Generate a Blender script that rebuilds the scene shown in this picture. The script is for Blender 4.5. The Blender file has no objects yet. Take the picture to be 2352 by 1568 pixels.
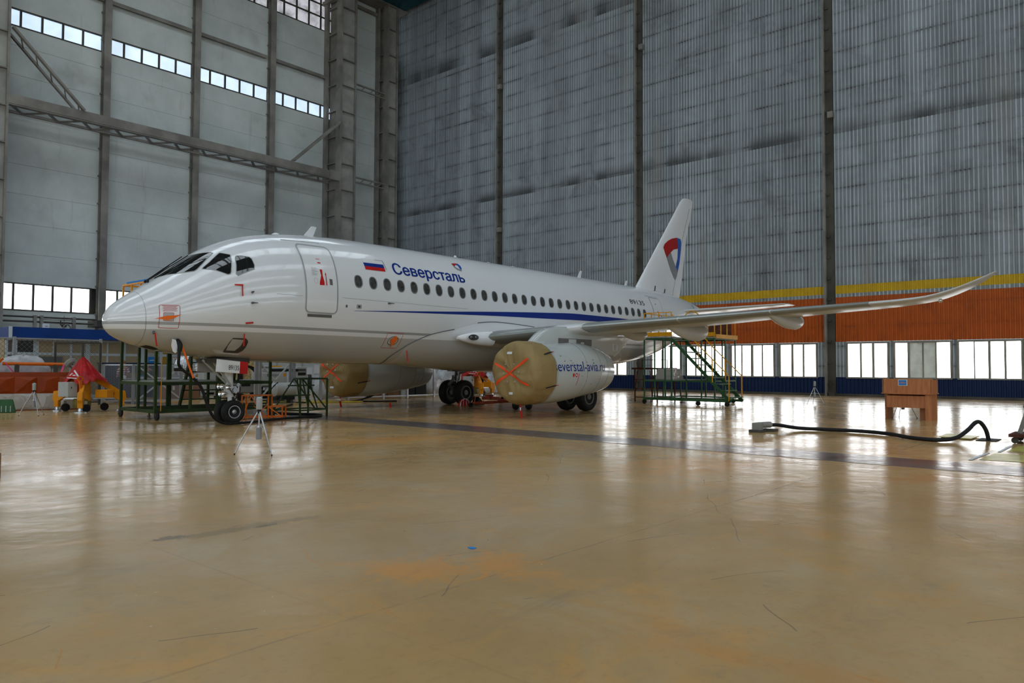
import bpy, bmesh, math, random
from mathutils import Vector, Matrix
random.seed(7)
R = math.radians
sc = bpy.context.scene
COL = sc.collection

# ------------------------------------------------------------ camera
cd = bpy.data.cameras.new('camera'); cam = bpy.data.objects.new('camera', cd); COL.objects.link(cam)
cd.sensor_width = 36.0; cd.sensor_fit = 'HORIZONTAL'; cd.lens = 36.0 * 1719.75 / 2352
cd.clip_start = .1; cd.clip_end = 400
YAW, PIT, ROL = .7136, .0354, .0041
r_ = Vector((math.sin(YAW), -math.cos(YAW), 0))
f_ = Vector((math.cos(YAW) * math.cos(PIT), math.sin(YAW) * math.cos(PIT), math.sin(PIT)))
u_ = Vector((-math.cos(YAW) * math.sin(PIT), -math.sin(YAW) * math.sin(PIT), math.cos(PIT)))
rr = r_ * math.cos(ROL) + u_ * math.sin(ROL); uu = u_ * math.cos(ROL) - r_ * math.sin(ROL)
mw = Matrix((rr, uu, -f_)).transposed().to_4x4(); mw.translation = Vector((-6.9945, -18.7762, 1.4976))
cam.matrix_world = mw
sc.camera = cam

# ------------------------------------------------------------ world, exposure
wd = bpy.data.worlds.new('overcast'); sc.world = wd; wd.use_nodes = True
bg = wd.node_tree.nodes['Background']; bg.inputs[0].default_value = (.86, .93, 1, 1); bg.inputs[1].default_value = 1.0
SKY_ROOF, SKY_WALL = 3.3, 4.0      # how bright the day stands in the roof lights and in the wall windows
vs = sc.view_settings
vs.view_transform = 'Standard'; vs.look = 'None'; vs.gamma = 1; vs.use_curve_mapping = False; vs.exposure = 0.04
sc.cycles.max_bounces = 5; sc.cycles.diffuse_bounces = 3; sc.cycles.glossy_bounces = 3
sc.cycles.use_denoising = True; sc.cycles.use_adaptive_sampling = True; sc.cycles.adaptive_threshold = .06
sc.cycles.caustics_reflective = False; sc.cycles.caustics_refractive = False
sc.cycles.sample_clamp_indirect = 6

# ------------------------------------------------------------ materials
class NT:
    def __init__(s, name):
        s.m = bpy.data.materials.new(name); s.m.use_nodes = True; s.t = s.m.node_tree; s.n = s.t.nodes
        s.b = s.n['Principled BSDF']; s._c = None
    def new(s, ty, **k):
        n = s.n.new(ty)
        for a, b in k.items(): setattr(n, a, b)
        return n
    def link(s, a, b): s.t.links.new(a, b)
    def put(s, sock, v):
        if hasattr(v, 'is_output') or isinstance(v, bpy.types.NodeSocket): s.link(v, sock)
        elif isinstance(v, tuple): sock.default_value = (*v, 1) if len(v) == 3 and sock.type == 'RGBA' else v
        else: sock.default_value = v
    def math(s, op, a, b=0.0, c=0.0, clamp=False):
        n = s.new('ShaderNodeMath', operation=op, use_clamp=clamp)
        for i, v in enumerate((a, b, c)): s.put(n.inputs[i], v)
        return n.outputs[0]
    def coord(s, kind='Object'):
        n = s.new('ShaderNodeTexCoord'); return n.outputs[kind]
    def xyz(s, v):
        n = s.new('ShaderNodeSeparateXYZ'); s.link(v, n.inputs[0]); return n.outputs
    def comb(s, x, y, z):
        n = s.new('ShaderNodeCombineXYZ')
        for i, v in enumerate((x, y, z)): s.put(n.inputs[i], v)
        return n.outputs[0]
    def scale(s, v, k):
        n = s.new('ShaderNodeVectorMath', operation='MULTIPLY'); s.link(v, n.inputs[0]); n.inputs[1].default_value = k; return n.outputs[0]
    def noise(s, v, sc_=1.0, det=3, rough=.5, dist=0):
        n = s.new('ShaderNodeTexNoise'); s.link(v, n.inputs['Vector']); n.inputs['Scale'].default_value = sc_
        n.inputs['Detail'].default_value = det; n.inputs['Roughness'].default_value = rough; n.inputs['Distortion'].default_value = dist
        return n.outputs['Fac']
    def white(s, v, dim='1D'):
        n = s.new('ShaderNodeTexWhiteNoise', noise_dimensions=dim)
        s.link(v, n.inputs['W'] if dim == '1D' else n.inputs['Vector']); return n.outputs['Value']
    def ramp(s, f, a, b): # smooth 0..1 between a and b
        n = s.new('ShaderNodeMapRange', interpolation_type='SMOOTHSTEP'); s.put(n.inputs[0], f)
        n.inputs[1].default_value = a; n.inputs[2].default_value = b; return n.outputs[0]
    def mix(s, f, a, b):
        n = s.new('ShaderNodeMix', data_type='RGBA'); s.put(n.inputs[0], f); s.put(n.inputs[6], a); s.put(n.inputs[7], b); return n.outputs[2]
    def bump(s, h, st=.2, d=.02):
        n = s.new('ShaderNodeBump'); s.put(n.inputs['Height'], h); n.inputs['Strength'].default_value = st; n.inputs['Distance'].default_value = d
        s.link(n.outputs[0], s.b.inputs['Normal'])
    def set(s, col=None, rough=None, metal=None, coat=None, spec=None):
        for k, v in (('Base Color', col), ('Roughness', rough), ('Metallic', metal), ('Coat Weight', coat), ('Specular IOR Level', spec)):
            if v is not None: s.put(s.b.inputs[k], v)
        return s.m

def mat(name, col, rough=.5, metal=0, var=.12, vs_=2.0, coat=0, bump=0, bs=20, spec=None):
    """paint or bare stuff with a little uneven tone"""
    N = NT(name); c = N.coord()
    f = N.noise(c, vs_, 4, .6)
    lo = tuple(max(0, x * (1 - var)) for x in col); hi = tuple(min(1, x * (1 + var)) for x in col)
    N.set(N.mix(N.ramp(f, .3, .7), lo, hi), rough, metal, coat, (.5 if coat or rough < .3 else .2) if spec is None else spec)
    if coat: N.b.inputs['Coat Roughness'].default_value = .04
    if bump: N.bump(N.noise(c, bs, 3), bump, .02)
    return N.m

M = {}
M['steel'] = mat('grey_painted_steel', (.235, .222, .198), .6, 0, .25, .7)
M['steel_pale'] = mat('pale_painted_steel', (.34, .335, .31), .6, 0, .2, .7)
M['steel_dark'] = mat('dark_dusty_steel', (.07, .065, .055), .7, 0, .3, .7)
M['black'] = mat('black_rubber', (.012, .012, .013), .55, 0, .2, 3)
M['tyre'] = mat('tyre_rubber', (.014, .0135, .013), .62, 0, .3, 4, bump=.15, bs=40)
M['blackpaint'] = mat('black_ink', (.01, .01, .012), .4, 0, .05)
M['blue'] = mat('blue_livery_paint', (.006, .03, .22), .3, 0, .03)
M['logoblue'] = mat('bright_blue_paint', (.01, .09, .42), .2, 0, .25, .35)
M['red'] = mat('red_paint', (.48, .012, .01), .35, 0, .08)
M['logored'] = mat('red_logo_paint', (.36, .012, .012), .35, 0, .2, .35)
M['logogrey'] = mat('grey_logo_paint', (.24, .24, .25), .2, 0, .12, .35)
M['markgrey'] = mat('grey_marking_paint', (.34, .36, .36), .25, 0, .03)
M['seam'] = mat('panel_seam', (.11, .12, .125), .5, 0, .05)
M['white'] = mat('white_paint', (.72, .73, .74), .28, 0, .03)
M['paper'] = mat('white_paper', (.72, .74, .78), .7, 0, .04)
M['glass_dark'] = mat('dark_window_glass', (.012, .014, .015), .04, 0, .1, spec=.8)
M['pane_cab'] = mat('cabin_window_glass', (.05, .05, .047), .07, 0, .5, 6)
M['frame_cab'] = mat('cabin_window_frame', (.22, .225, .23), .35, .5, .1)
M['metal'] = mat('bare_metal', (.55, .56, .57), .28, .9, .1)
M['slat'] = mat('slat_grey_metal', (.32, .34, .33), .3, .35, .04, .5)
M['wing'] = mat('wing_grey_white_paint', (.62, .63, .62), .32, 0, .03, 1.0)
M['alu'] = mat('brushed_aluminium', (.42, .43, .45), .35, .8, .1)
M['orange'] = mat('orange_paint', (.62, .13, .01), .4, 0, .12)
M['tag'] = mat('orange_cloth', (.85, .16, .02), .8, 0, .08)
M['tagred'] = mat('red_ribbon', (.55, .02, .015), .7, 0, .1)
M['cross'] = mat('fluorescent_orange_tape', (1.0, .095, .025), .6, 0, .05)
M['yellow'] = mat('yellow_paint', (.66, .30, .005), .42, 0, .15)
M['amber'] = mat('amber_jack_paint', (.72, .27, .006), .38, 0, .1)
M['green'] = mat('dark_green_paint', (.022, .042, .010), .5, 0, .3, 2)
M['green2'] = mat('leaf_green_paint', (.03, .095, .035), .45, 0, .25, 2)
M['wood'] = None
M['deck'] = mat('worn_grey_plywood', (.26, .27, .24), .6, 0, .2, 3)
M['cardboard'] = mat('brown_cardboard', (.24, .13, .075), .85, 0, .15, 2)
M['chip'] = mat('chipboard', (.45, .33, .16), .85, 0, .4, 9)
M['cabinet'] = mat('pale_grey_cabinet', (.42, .43, .42), .45, 0, .06)
M['cream'] = mat('cream_partition', (.40, .32, .20), .6, 0, .08)
M['upvc'] = mat('white_window_frame', (.55, .62, .68), .4, 0, .05)
M['canopy'] = mat('blue_canopy', (.003, .038, .21), .45, 0, .12, 1.0)
M['navy'] = mat('navy_board', (.008, .014, .05), .5, 0, .2)
M['yel_panel'] = mat('mustard_panel', (.42, .27, .05), .6, 0, .1)
M['skin'] = mat('skin', (.38, .19, .12), .55, 0, .08, 8)
M['hair'] = mat('dark_hair', (.02, .014, .01), .7, 0, .3, 20)
M['trouser'] = mat('dark_trousers', (.02, .022, .03), .85, 0, .15)
M['jacket'] = mat('black_jacket', (.012, .012, .016), .7, 0, .2)
M['redtarp'] = mat('red_tarpaulin', (.42, .012, .014), .3, 0, .15, 3)
M['rust'] = mat('rusty_brown_steel', (.09, .03, .018), .7, 0, .4, 4)
M['tow'] = mat('faded_red_steel', (.30, .05, .025), .5, 0, .3, 5)
M['brass'] = mat('dull_olive_metal', (.20, .17, .05), .5, .4, .2)
M['pinktape'] = mat('pink_striped_tape', (.6, .06, .16), .6, 0, .5, 30)
M['tealroof'] = mat('teal_crane_paint', (.01, .07, .09), .5, 0, .2)
M['lens'] = mat('lamp_lens', (.85, .86, .88), .05, 1.0, .02)
M['yellowcable'] = mat('yellow_rubber_hose', (.5, .38, .04), .5, 0, .2)
M['lime'] = mat('lime_green_plastic', (.2, .85, .08), .5, 0, .1)
M['palemark'] = mat('pale_yellow_floor_paint', (.50, .44, .10), .3, 0, .3, 3)
M['signblue'] = mat('light_blue_sign', (.02, .22, .62), .4, 0, .05)

def desk_wood():
    N = NT('beech_laminate'); c = N.coord(); v = N.scale(c, (14, 14, 1.6)); f = N.noise(v, 1.0, 4, .6, .3)
    N.set(N.mix(N.ramp(f, .3, .7), (.42, .145, .05), (.53, .205, .078)), .42, spec=.25); return N.m
M['wood'] = desk_wood()

def plastic_film(name, col, tr=.35):
    N = NT(name); c = N.coord()
    N.set(col, .18); N.b.inputs['Transmission Weight'].default_value = 0.0
    t = N.new('ShaderNodeBsdfTransparent'); mx = N.new('ShaderNodeMixShader')
    f = N.ramp(N.noise(c, 3.0, 4, .6, 1.0), .3, .75)
    N.link(N.math('MULTIPLY', f, tr), mx.inputs[0]); N.link(N.b.outputs[0], mx.inputs[1]); N.link(t.outputs[0], mx.inputs[2])
    N.link(mx.outputs[0], N.n['Material Output'].inputs[0])
    N.bump(N.noise(c, 1.8, 3, .5, .8), .6, .12)
    return N.m
M['film'] = plastic_film('clear_polythene', (.55, .57, .60))
M['silver'] = plastic_film('silver_grey_polythene', (.40, .37, .33), .1)
M['orangefilm'] = mat('orange_vinyl', (.25, .036, .004), .38, 0, .15, 1.5)
M['foil'] = mat('crumpled_foil', (.7, .72, .75), .2, .7, .3, 8, bump=1.0, bs=9)

def mesh_wire(name, col, cell=.055, w=.16, diamond=True):
    """wire netting: open between the wires"""
    N = NT(name); N.set(col, .5, .3); c = N.xyz(N.coord())
    h = N.math('ADD', c[0], c[1]); v = c[2]
    a = N.math('ADD', h, v); b = N.math('SUBTRACT', h, v)
    fa = N.math('FRACT', N.math('MULTIPLY', a, 1 / cell)); fb = N.math('FRACT', N.math('MULTIPLY', b, 1 / cell))
    on_ = N.math('MAXIMUM', N.math('LESS_THAN', fa, w), N.math('LESS_THAN', fb, w))
    t = N.new('ShaderNodeBsdfTransparent'); mx = N.new('ShaderNodeMixShader')
    N.link(on_, mx.inputs[0]); N.link(t.outputs[0], mx.inputs[1]); N.link(N.b.outputs[0], mx.inputs[2])
    N.link(mx.outputs[0], N.n['Material Output'].inputs[0]); return N.m
M['netting'] = mesh_wire('steel_netting', (.12, .13, .13), .17, .075)
M['finenet'] = mesh_wire('fine_steel_netting', (.2, .21, .22), .05, .3)

def fuselage_paint():
    N = NT('aircraft_paint'); c = N.coord(); z = N.xyz(c)[2]; x = N.xyz(c)[0]
    f = N.noise(c, .6, 3)
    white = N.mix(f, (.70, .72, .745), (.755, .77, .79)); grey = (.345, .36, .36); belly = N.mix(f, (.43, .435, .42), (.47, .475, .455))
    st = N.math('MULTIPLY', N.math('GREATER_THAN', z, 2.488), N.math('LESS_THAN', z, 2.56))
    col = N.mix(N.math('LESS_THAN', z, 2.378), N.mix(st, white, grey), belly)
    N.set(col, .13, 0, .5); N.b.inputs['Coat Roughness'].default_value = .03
    v = N.scale(c, (2.4, 1, 5)); N.bump(N.noise(v, .8, 2), .05, .05)
    return N.m
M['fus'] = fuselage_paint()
def fairing_paint():
    N = NT('fairing_paint'); z = N.xyz(N.coord())[2]
    N.set(N.mix(N.ramp(z, 2.375, 2.385), (.45, .455, .44), (.75, .765, .785)), .14, 0, .4); N.b.inputs['Coat Roughness'].default_value = .03; return N.m
M['fairp'] = fairing_paint()
M['stencil'] = mat('faded_red_stencil', (.42, .20, .19), .4, 0, .05)
M['fair'] = mat('fairing_grey_paint', (.46, .475, .465), .2, 0, .03, .5, coat=.4)
M['nac'] = mat('nacelle_grey_paint', (.48, .51, .50), .2, 0, .03, .5, coat=.5)
M['whitegloss'] = mat('gloss_white_paint', (.76, .77, .79), .16, 0, .02, .5, coat=.5)
M['pylongrey'] = mat('pylon_bare_panel', (.13, .125, .12), .5, 0, .1, 4)

def cover_cloth():
    N = NT('khaki_engine_cover'); c = N.coord()
    f = N.noise(c, 1.2, 3, .5)
    N.set(N.mix(N.ramp(f, .3, .7), (.27, .185, .068), (.32, .225, .088)), .7)
    N.bump(N.noise(N.scale(c, (1, 2.0, .8)), 1.5, 3, .45, .5), .7, .14)
    return N.m
M['cover'] = cover_cloth()

def glow(name, col, st, dirt=.0, sc_=1.0, reach=(.35, .7)):
    """pane of glass that the overcast day lights from behind"""
    N = NT(name); c = N.coord(); f = N.ramp(N.noise(c, sc_, 4, .65, .4), *reach)
    lo = tuple(x * (1 - dirt) for x in col)
    N.set((.5, .5, .5), .15); N.put(N.b.inputs['Emission Color'], N.mix(f, lo, col)); N.b.inputs['Emission Strength'].default_value = st
    return N.m
M['pane_low'] = glow('frosted_pane_by_daylight', (.93, .97, 1.0), SKY_WALL, .35, .9, (.25, .45))
M['pane_right'] = glow('bright_pane_by_daylight', (.96, .99, 1.0), SKY_WALL * 1.5, .1, .8, (.25, .5))
M['pane_high'] = glow('bluish_pane_by_daylight', (.62, .80, .98), 1.1, .22, .5)
M['pane_dirty'] = glow('dirty_pane_by_daylight', (.60, .60, .66), .75, .75, .9, (.3, .62))
M['pane_green'] = glow('pane_before_trees', (.36, .42, .32), .35, .6, 2.5)
M['pane_roof'] = glow('roof_light_pane', (.80, .915, 1.0), SKY_ROOF, .1, .6)

def concrete():
    N = NT('pale_concrete_panel'); c = N.coord(); p = N.xyz(c); f = N.noise(c, .35, 5, .65)
    st = N.noise(N.comb(N.math('MULTIPLY', p[0], 2.2), p[1], N.math('MULTIPLY', p[2], .22)), 1.0, 5, .7)
    col = N.mix(N.ramp(f, .25, .75), (.52, .565, .545), (.66, .705, .68))
    dirt = N.ramp(N.noise(c, .22, 4, .6, .6), .55, .8)
    col = N.mix(N.math('MULTIPLY', dirt, .45), col, (.24, .255, .235))
    col = N.mix(N.math('MULTIPLY', N.ramp(st, .58, .75), .30), col, (.31, .29, .25))
    r = N.ramp(N.noise(c, 1.3, 6, .75, 1.5), .70, .78)
    col = N.mix(N.math('MULTIPLY', r, .5), col, (.10, .075, .045))
    N.set(col, .8); N.bump(N.noise(c, 6, 4), .15, .03); return N.m
M['concrete'] = concrete()

XBACK = 37.0
def sheet():
    """galvanised corrugated sheet, painted in bands low down; stains of its own"""
    N = NT('corrugated_sheet'); c = N.coord('Object'); p = N.xyz(c); y, z = p[1], p[2]
    vn = N.noise(N.comb(0.0, N.math('MULTIPLY', y, .8), N.math('MULTIPLY', z, .16)), 1.0, 4, .6)
    sh = N.white(N.math('FLOOR', N.math('MULTIPLY', y, 1 / 1.26)))
    tone = N.math('ADD', N.math('MULTIPLY', vn, .75), N.math('MULTIPLY', sh, .25))
    g = N.mix(N.ramp(tone, .2, .8), (.31, .35, .375), (.50, .565, .605))
    blotch = N.ramp(N.noise(c, .38, 6, .7, .5), .48, .80)
    g = N.mix(N.math('MULTIPLY', blotch, .62), g, (.10, .108, .115))
    fz = N.math('FRACT', N.math('MULTIPLY', z, 1 / 1.12)); dz = N.math('ABSOLUTE', N.math('SUBTRACT', fz, .5))
    row = N.math('SUBTRACT', 1.0, N.ramp(dz, .015, .06)); halo = N.math('SUBTRACT', 1.0, N.ramp(dz, .03, .24))
    rn = N.ramp(N.noise(N.comb(0.0, N.math('MULTIPLY', y, .6), N.math('MULTIPLY', z, .7)), 1.0, 5, .75), .34, .66)
    rib = N.math('GREATER_THAN', N.math('FRACT', N.math('MULTIPLY', N.math('SUBTRACT', 33.18, y), 1 / .2105)), .55)
    rr_ = N.math('MULTIPLY', rn, N.math('ADD', N.math('MULTIPLY', row, N.math('ADD', .25, N.math('MULTIPLY', rib, .45))), N.math('MULTIPLY', halo, .26)), clamp=True)
    g = N.mix(rr_, g, (.045, .038, .03))
    groove = N.ramp(p[0], XBACK - .055, XBACK - .015)  # dirt in the grooves, doubling as rib contrast put into the colour
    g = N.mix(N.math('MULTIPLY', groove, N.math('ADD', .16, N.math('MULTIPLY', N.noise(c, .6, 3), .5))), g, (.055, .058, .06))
    over = N.math('MAXIMUM', N.math('MULTIPLY', N.math('GREATER_THAN', z, 14.9), N.math('SUBTRACT', 1.0, N.ramp(z, 14.95, 15.9))), N.math('MULTIPLY', N.math('GREATER_THAN', z, 26.78), N.math('SUBTRACT', 1.0, N.ramp(z, 26.8, 28.5))))
    g = N.mix(N.math('MULTIPLY', over, N.ramp(N.noise(N.comb(0.0, N.math('MULTIPLY', y, .35), 0.0), 1.0, 3), .35, .6)), g, (.10, .105, .11))
    seam_ = N.math('LESS_THAN', N.math('FRACT', N.math('MULTIPLY', N.math('SUBTRACT', 33.18, y), 1 / 1.26)), .025)
    g = N.mix(N.math('MULTIPLY', seam_, .55), g, (.03, .03, .03))
    pale = N.ramp(N.noise(N.comb(0.0, N.math('MULTIPLY', y, .5), N.math('MULTIPLY', z, .1)), 1.0, 2), .62, .72)
    g = N.mix(N.math('MULTIPLY', pale, .35), g, (.33, .31, .28))
    dn = N.ramp(N.noise(c, 1.0, 5, .7), .42, .8)
    dn = N.math('MULTIPLY', dn, .5)
    org = N.mix(dn, (.47, .098, .012), (.17, .04, .012)); org = N.mix(N.math('MULTIPLY', rr_, .5), org, (.1, .02, .01))
    yel = N.mix(dn, (.60, .39, .015), (.30, .18, .01)); blu = N.mix(dn, (.004, .020, .080), (.003, .008, .03))
    wob = N.math('ADD', z, N.math('MULTIPLY', N.math('SUBTRACT', N.noise(c, 2.0, 2), .5), .02))
    def band(a, b): return N.math('MULTIPLY', N.math('GREATER_THAN', wob, a), N.math('LESS_THAN', wob, b))
    g = N.mix(band(3.05, 5.56), g, org); g = N.mix(band(5.76, 6.23), g, yel); g = N.mix(band(-1, 1.06), g, blu)
    N.set(g, .5, .05, spec=.25); return N.m
M['sheet'] = sheet()

def floor_mat(strip=False):
    N = NT('epoxy_floor_strip' if strip else 'epoxy_floor'); c = N.coord('Object'); p = N.xyz(c)
    n1 = N.noise(c, .16, 5, .6, .3); n2 = N.noise(c, .5, 6, .7, .8); n3 = N.noise(c, 2.3, 6, .75, .6); n4 = N.noise(c, 14.0, 4, .7)
    if strip: col = N.mix(N.ramp(n2, .3, .7), (.085, .072, .075), (.15, .125, .12))
    else:
        col = N.mix(N.ramp(n1, .25, .75), (.38, .235, .085), (.58, .375, .165))
        col = N.mix(N.math('MULTIPLY', N.ramp(n2, .45, .72), .55), col, (.46, .355, .205))
        col = N.mix(N.math('MULTIPLY', N.ramp(N.noise(c, .85, 5, .7, 1.0), .5, .72), .5), col, (.62, .30, .065))
        col = N.mix(N.math('MULTIPLY', N.ramp(N.noise(N.scale(c, (1, .45, 1)), .33, 5, .7, .9), .56, .74), .45), col, (.58, .22, .04))
        col = N.mix(N.math('MULTIPLY', N.ramp(N.noise(N.scale(c, (.5, 1.4, 1)), 1.3, 6, .75, 1.0), .55, .75), .45), col, (.26, .19, .11))
        col = N.mix(N.math('MULTIPLY', N.ramp(n3, .5, .75), .35), col, (.27, .20, .12)); col = N.mix(N.math('MULTIPLY', N.ramp(n4, .5, .8), .28), col, (.22, .16, .09))
    if strip: col = N.mix(N.math('MULTIPLY', N.ramp(n3, .5, .8), .3), col, (.06, .05, .05))
    # scuffs and drops
    def voro(s_, th):
        v = N.new('ShaderNodeTexVoronoi'); N.link(c, v.inputs['Vector']); v.inputs['Scale'].default_value = s_; v.inputs['Randomness'].default_value = 1
        return N.math('LESS_THAN', v.outputs['Distance'], th)
    col = N.mix(N.math('MULTIPLY', N.math('MULTIPLY', voro(1.7, .03), N.math('GREATER_THAN', N.noise(c, .3, 3), .52)), .7), col, (.05, .045, .04))
    col = N.mix(N.math('MULTIPLY', N.math('MULTIPLY', voro(6.0, .035), N.math('GREATER_THAN', N.noise(c, .55, 3), .56)), .35), col, (.07, .055, .045))
    col = N.mix(N.math('MULTIPLY', N.math('MULTIPLY', voro(9.0, .05), N.math('GREATER_THAN', N.noise(c, .45, 3), .58)), .6), col, (.75, .74, .70))
    def scratch(col, rot, per, seed, k, to):
        m_ = N.new('ShaderNodeMapping'); N.link(c, m_.inputs[0]); m_.inputs['Rotation'].default_value = (0, 0, rot); m_.inputs['Location'].default_value = (seed, seed * 1.7, 0); q = N.xyz(m_.outputs[0])
        wv = N.math('MULTIPLY', N.noise(m_.outputs[0], .7, 2), .5); f = N.math('ABSOLUTE', N.math('SUBTRACT', N.math('FRACT', N.math('MULTIPLY', N.math('ADD', q[1], wv), 1 / per)), .5))
        on_ = N.math('MULTIPLY', N.math('LESS_THAN', f, .006 / per), N.math('GREATER_THAN', N.noise(m_.outputs[0], .8, 2), .56)); return N.mix(N.math('MULTIPLY', on_, k), col, to)
    col = scratch(col, .5, 1.3, 3.1, .55, (.10, .08, .06)); col = scratch(col, 1.9, 1.7, 7.7, .5, (.55, .22, .05)); col = scratch(col, 2.6, 2.1, 1.3, .45, (.09, .08, .07))
    if not strip:
        def joint(a, per, off):
            f = N.math('ABSOLUTE', N.math('SUBTRACT', N.math('FRACT', N.math('MULTIPLY', N.math('ADD', a, off), 1 / per)), .5))
            return N.math('LESS_THAN', f, .012 / per)
        dx = N.math('MULTIPLY', N.math('SUBTRACT', N.noise(c, .8, 3), .5), .05)
        j = N.math('MAXIMUM', N.math('MULTIPLY', joint(N.math('ADD', p[0], dx), 6, 1.2), .3), joint(N.math('ADD', p[1], dx), 7.4, 4.0))
        col = N.mix(N.math('MULTIPLY', j, N.math('MULTIPLY', N.ramp(n2, .3, .65), .6)), col, (.09, .08, .075))
    nb = N.noise(c, 3.0, 5, .75, .8)
    def blob(col, cx, cy, rx, ry, to, k, ed=.55):
        d = N.math('SQRT', N.math('ADD', N.math('POWER', N.math('MULTIPLY', N.math('SUBTRACT', p[0], cx), 1 / rx), 2), N.math('POWER', N.math('MULTIPLY', N.math('SUBTRACT', p[1], cy), 1 / ry), 2)))
        f = N.math('SUBTRACT', 1.0, N.ramp(N.math('ADD', d, N.math('MULTIPLY', N.math('SUBTRACT', nb, .5), 3.2)), .35, 1.0))
        return N.mix(N.math('MULTIPLY', f, k), col, to)
    if not strip:
        col = blob(col, -4.02, -12.2, .22, .10, (.05, .045, .035), .7); col = blob(col, -3.2, -12.3, .9, .14, (.12, .085, .045), .45)
        col = blob(col, -3.1, -12.35, .14, .05, (.05, .04, .035), .5)
        for cx, cy, rx, ry in ((-3.2, -14.55, .5, .55), (3.0, -6.6, 1.5, .9), (3.6, -13.2, 1.6, 1.1), (-2.7, -14.95, .45, .5)): col = blob(col, cx, cy, rx, ry, (.68, .27, .03), .5)
    rg = N.math('ADD', .15, N.math('MULTIPLY', N.ramp(N.noise(c, .9, 5, .7), .3, .8), .14))
    N.set(col, rg, 0, 0, .42)
    w = N.math('ADD', N.math('MULTIPLY', N.noise(c, 1.1, 3, .5, .5), .6), N.math('MULTIPLY', N.noise(c, 4.5, 3, .55), .22))
    N.bump(w, .15, .09)
    return N.m
M['floor'] = floor_mat(); M['strip'] = floor_mat(True)

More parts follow.
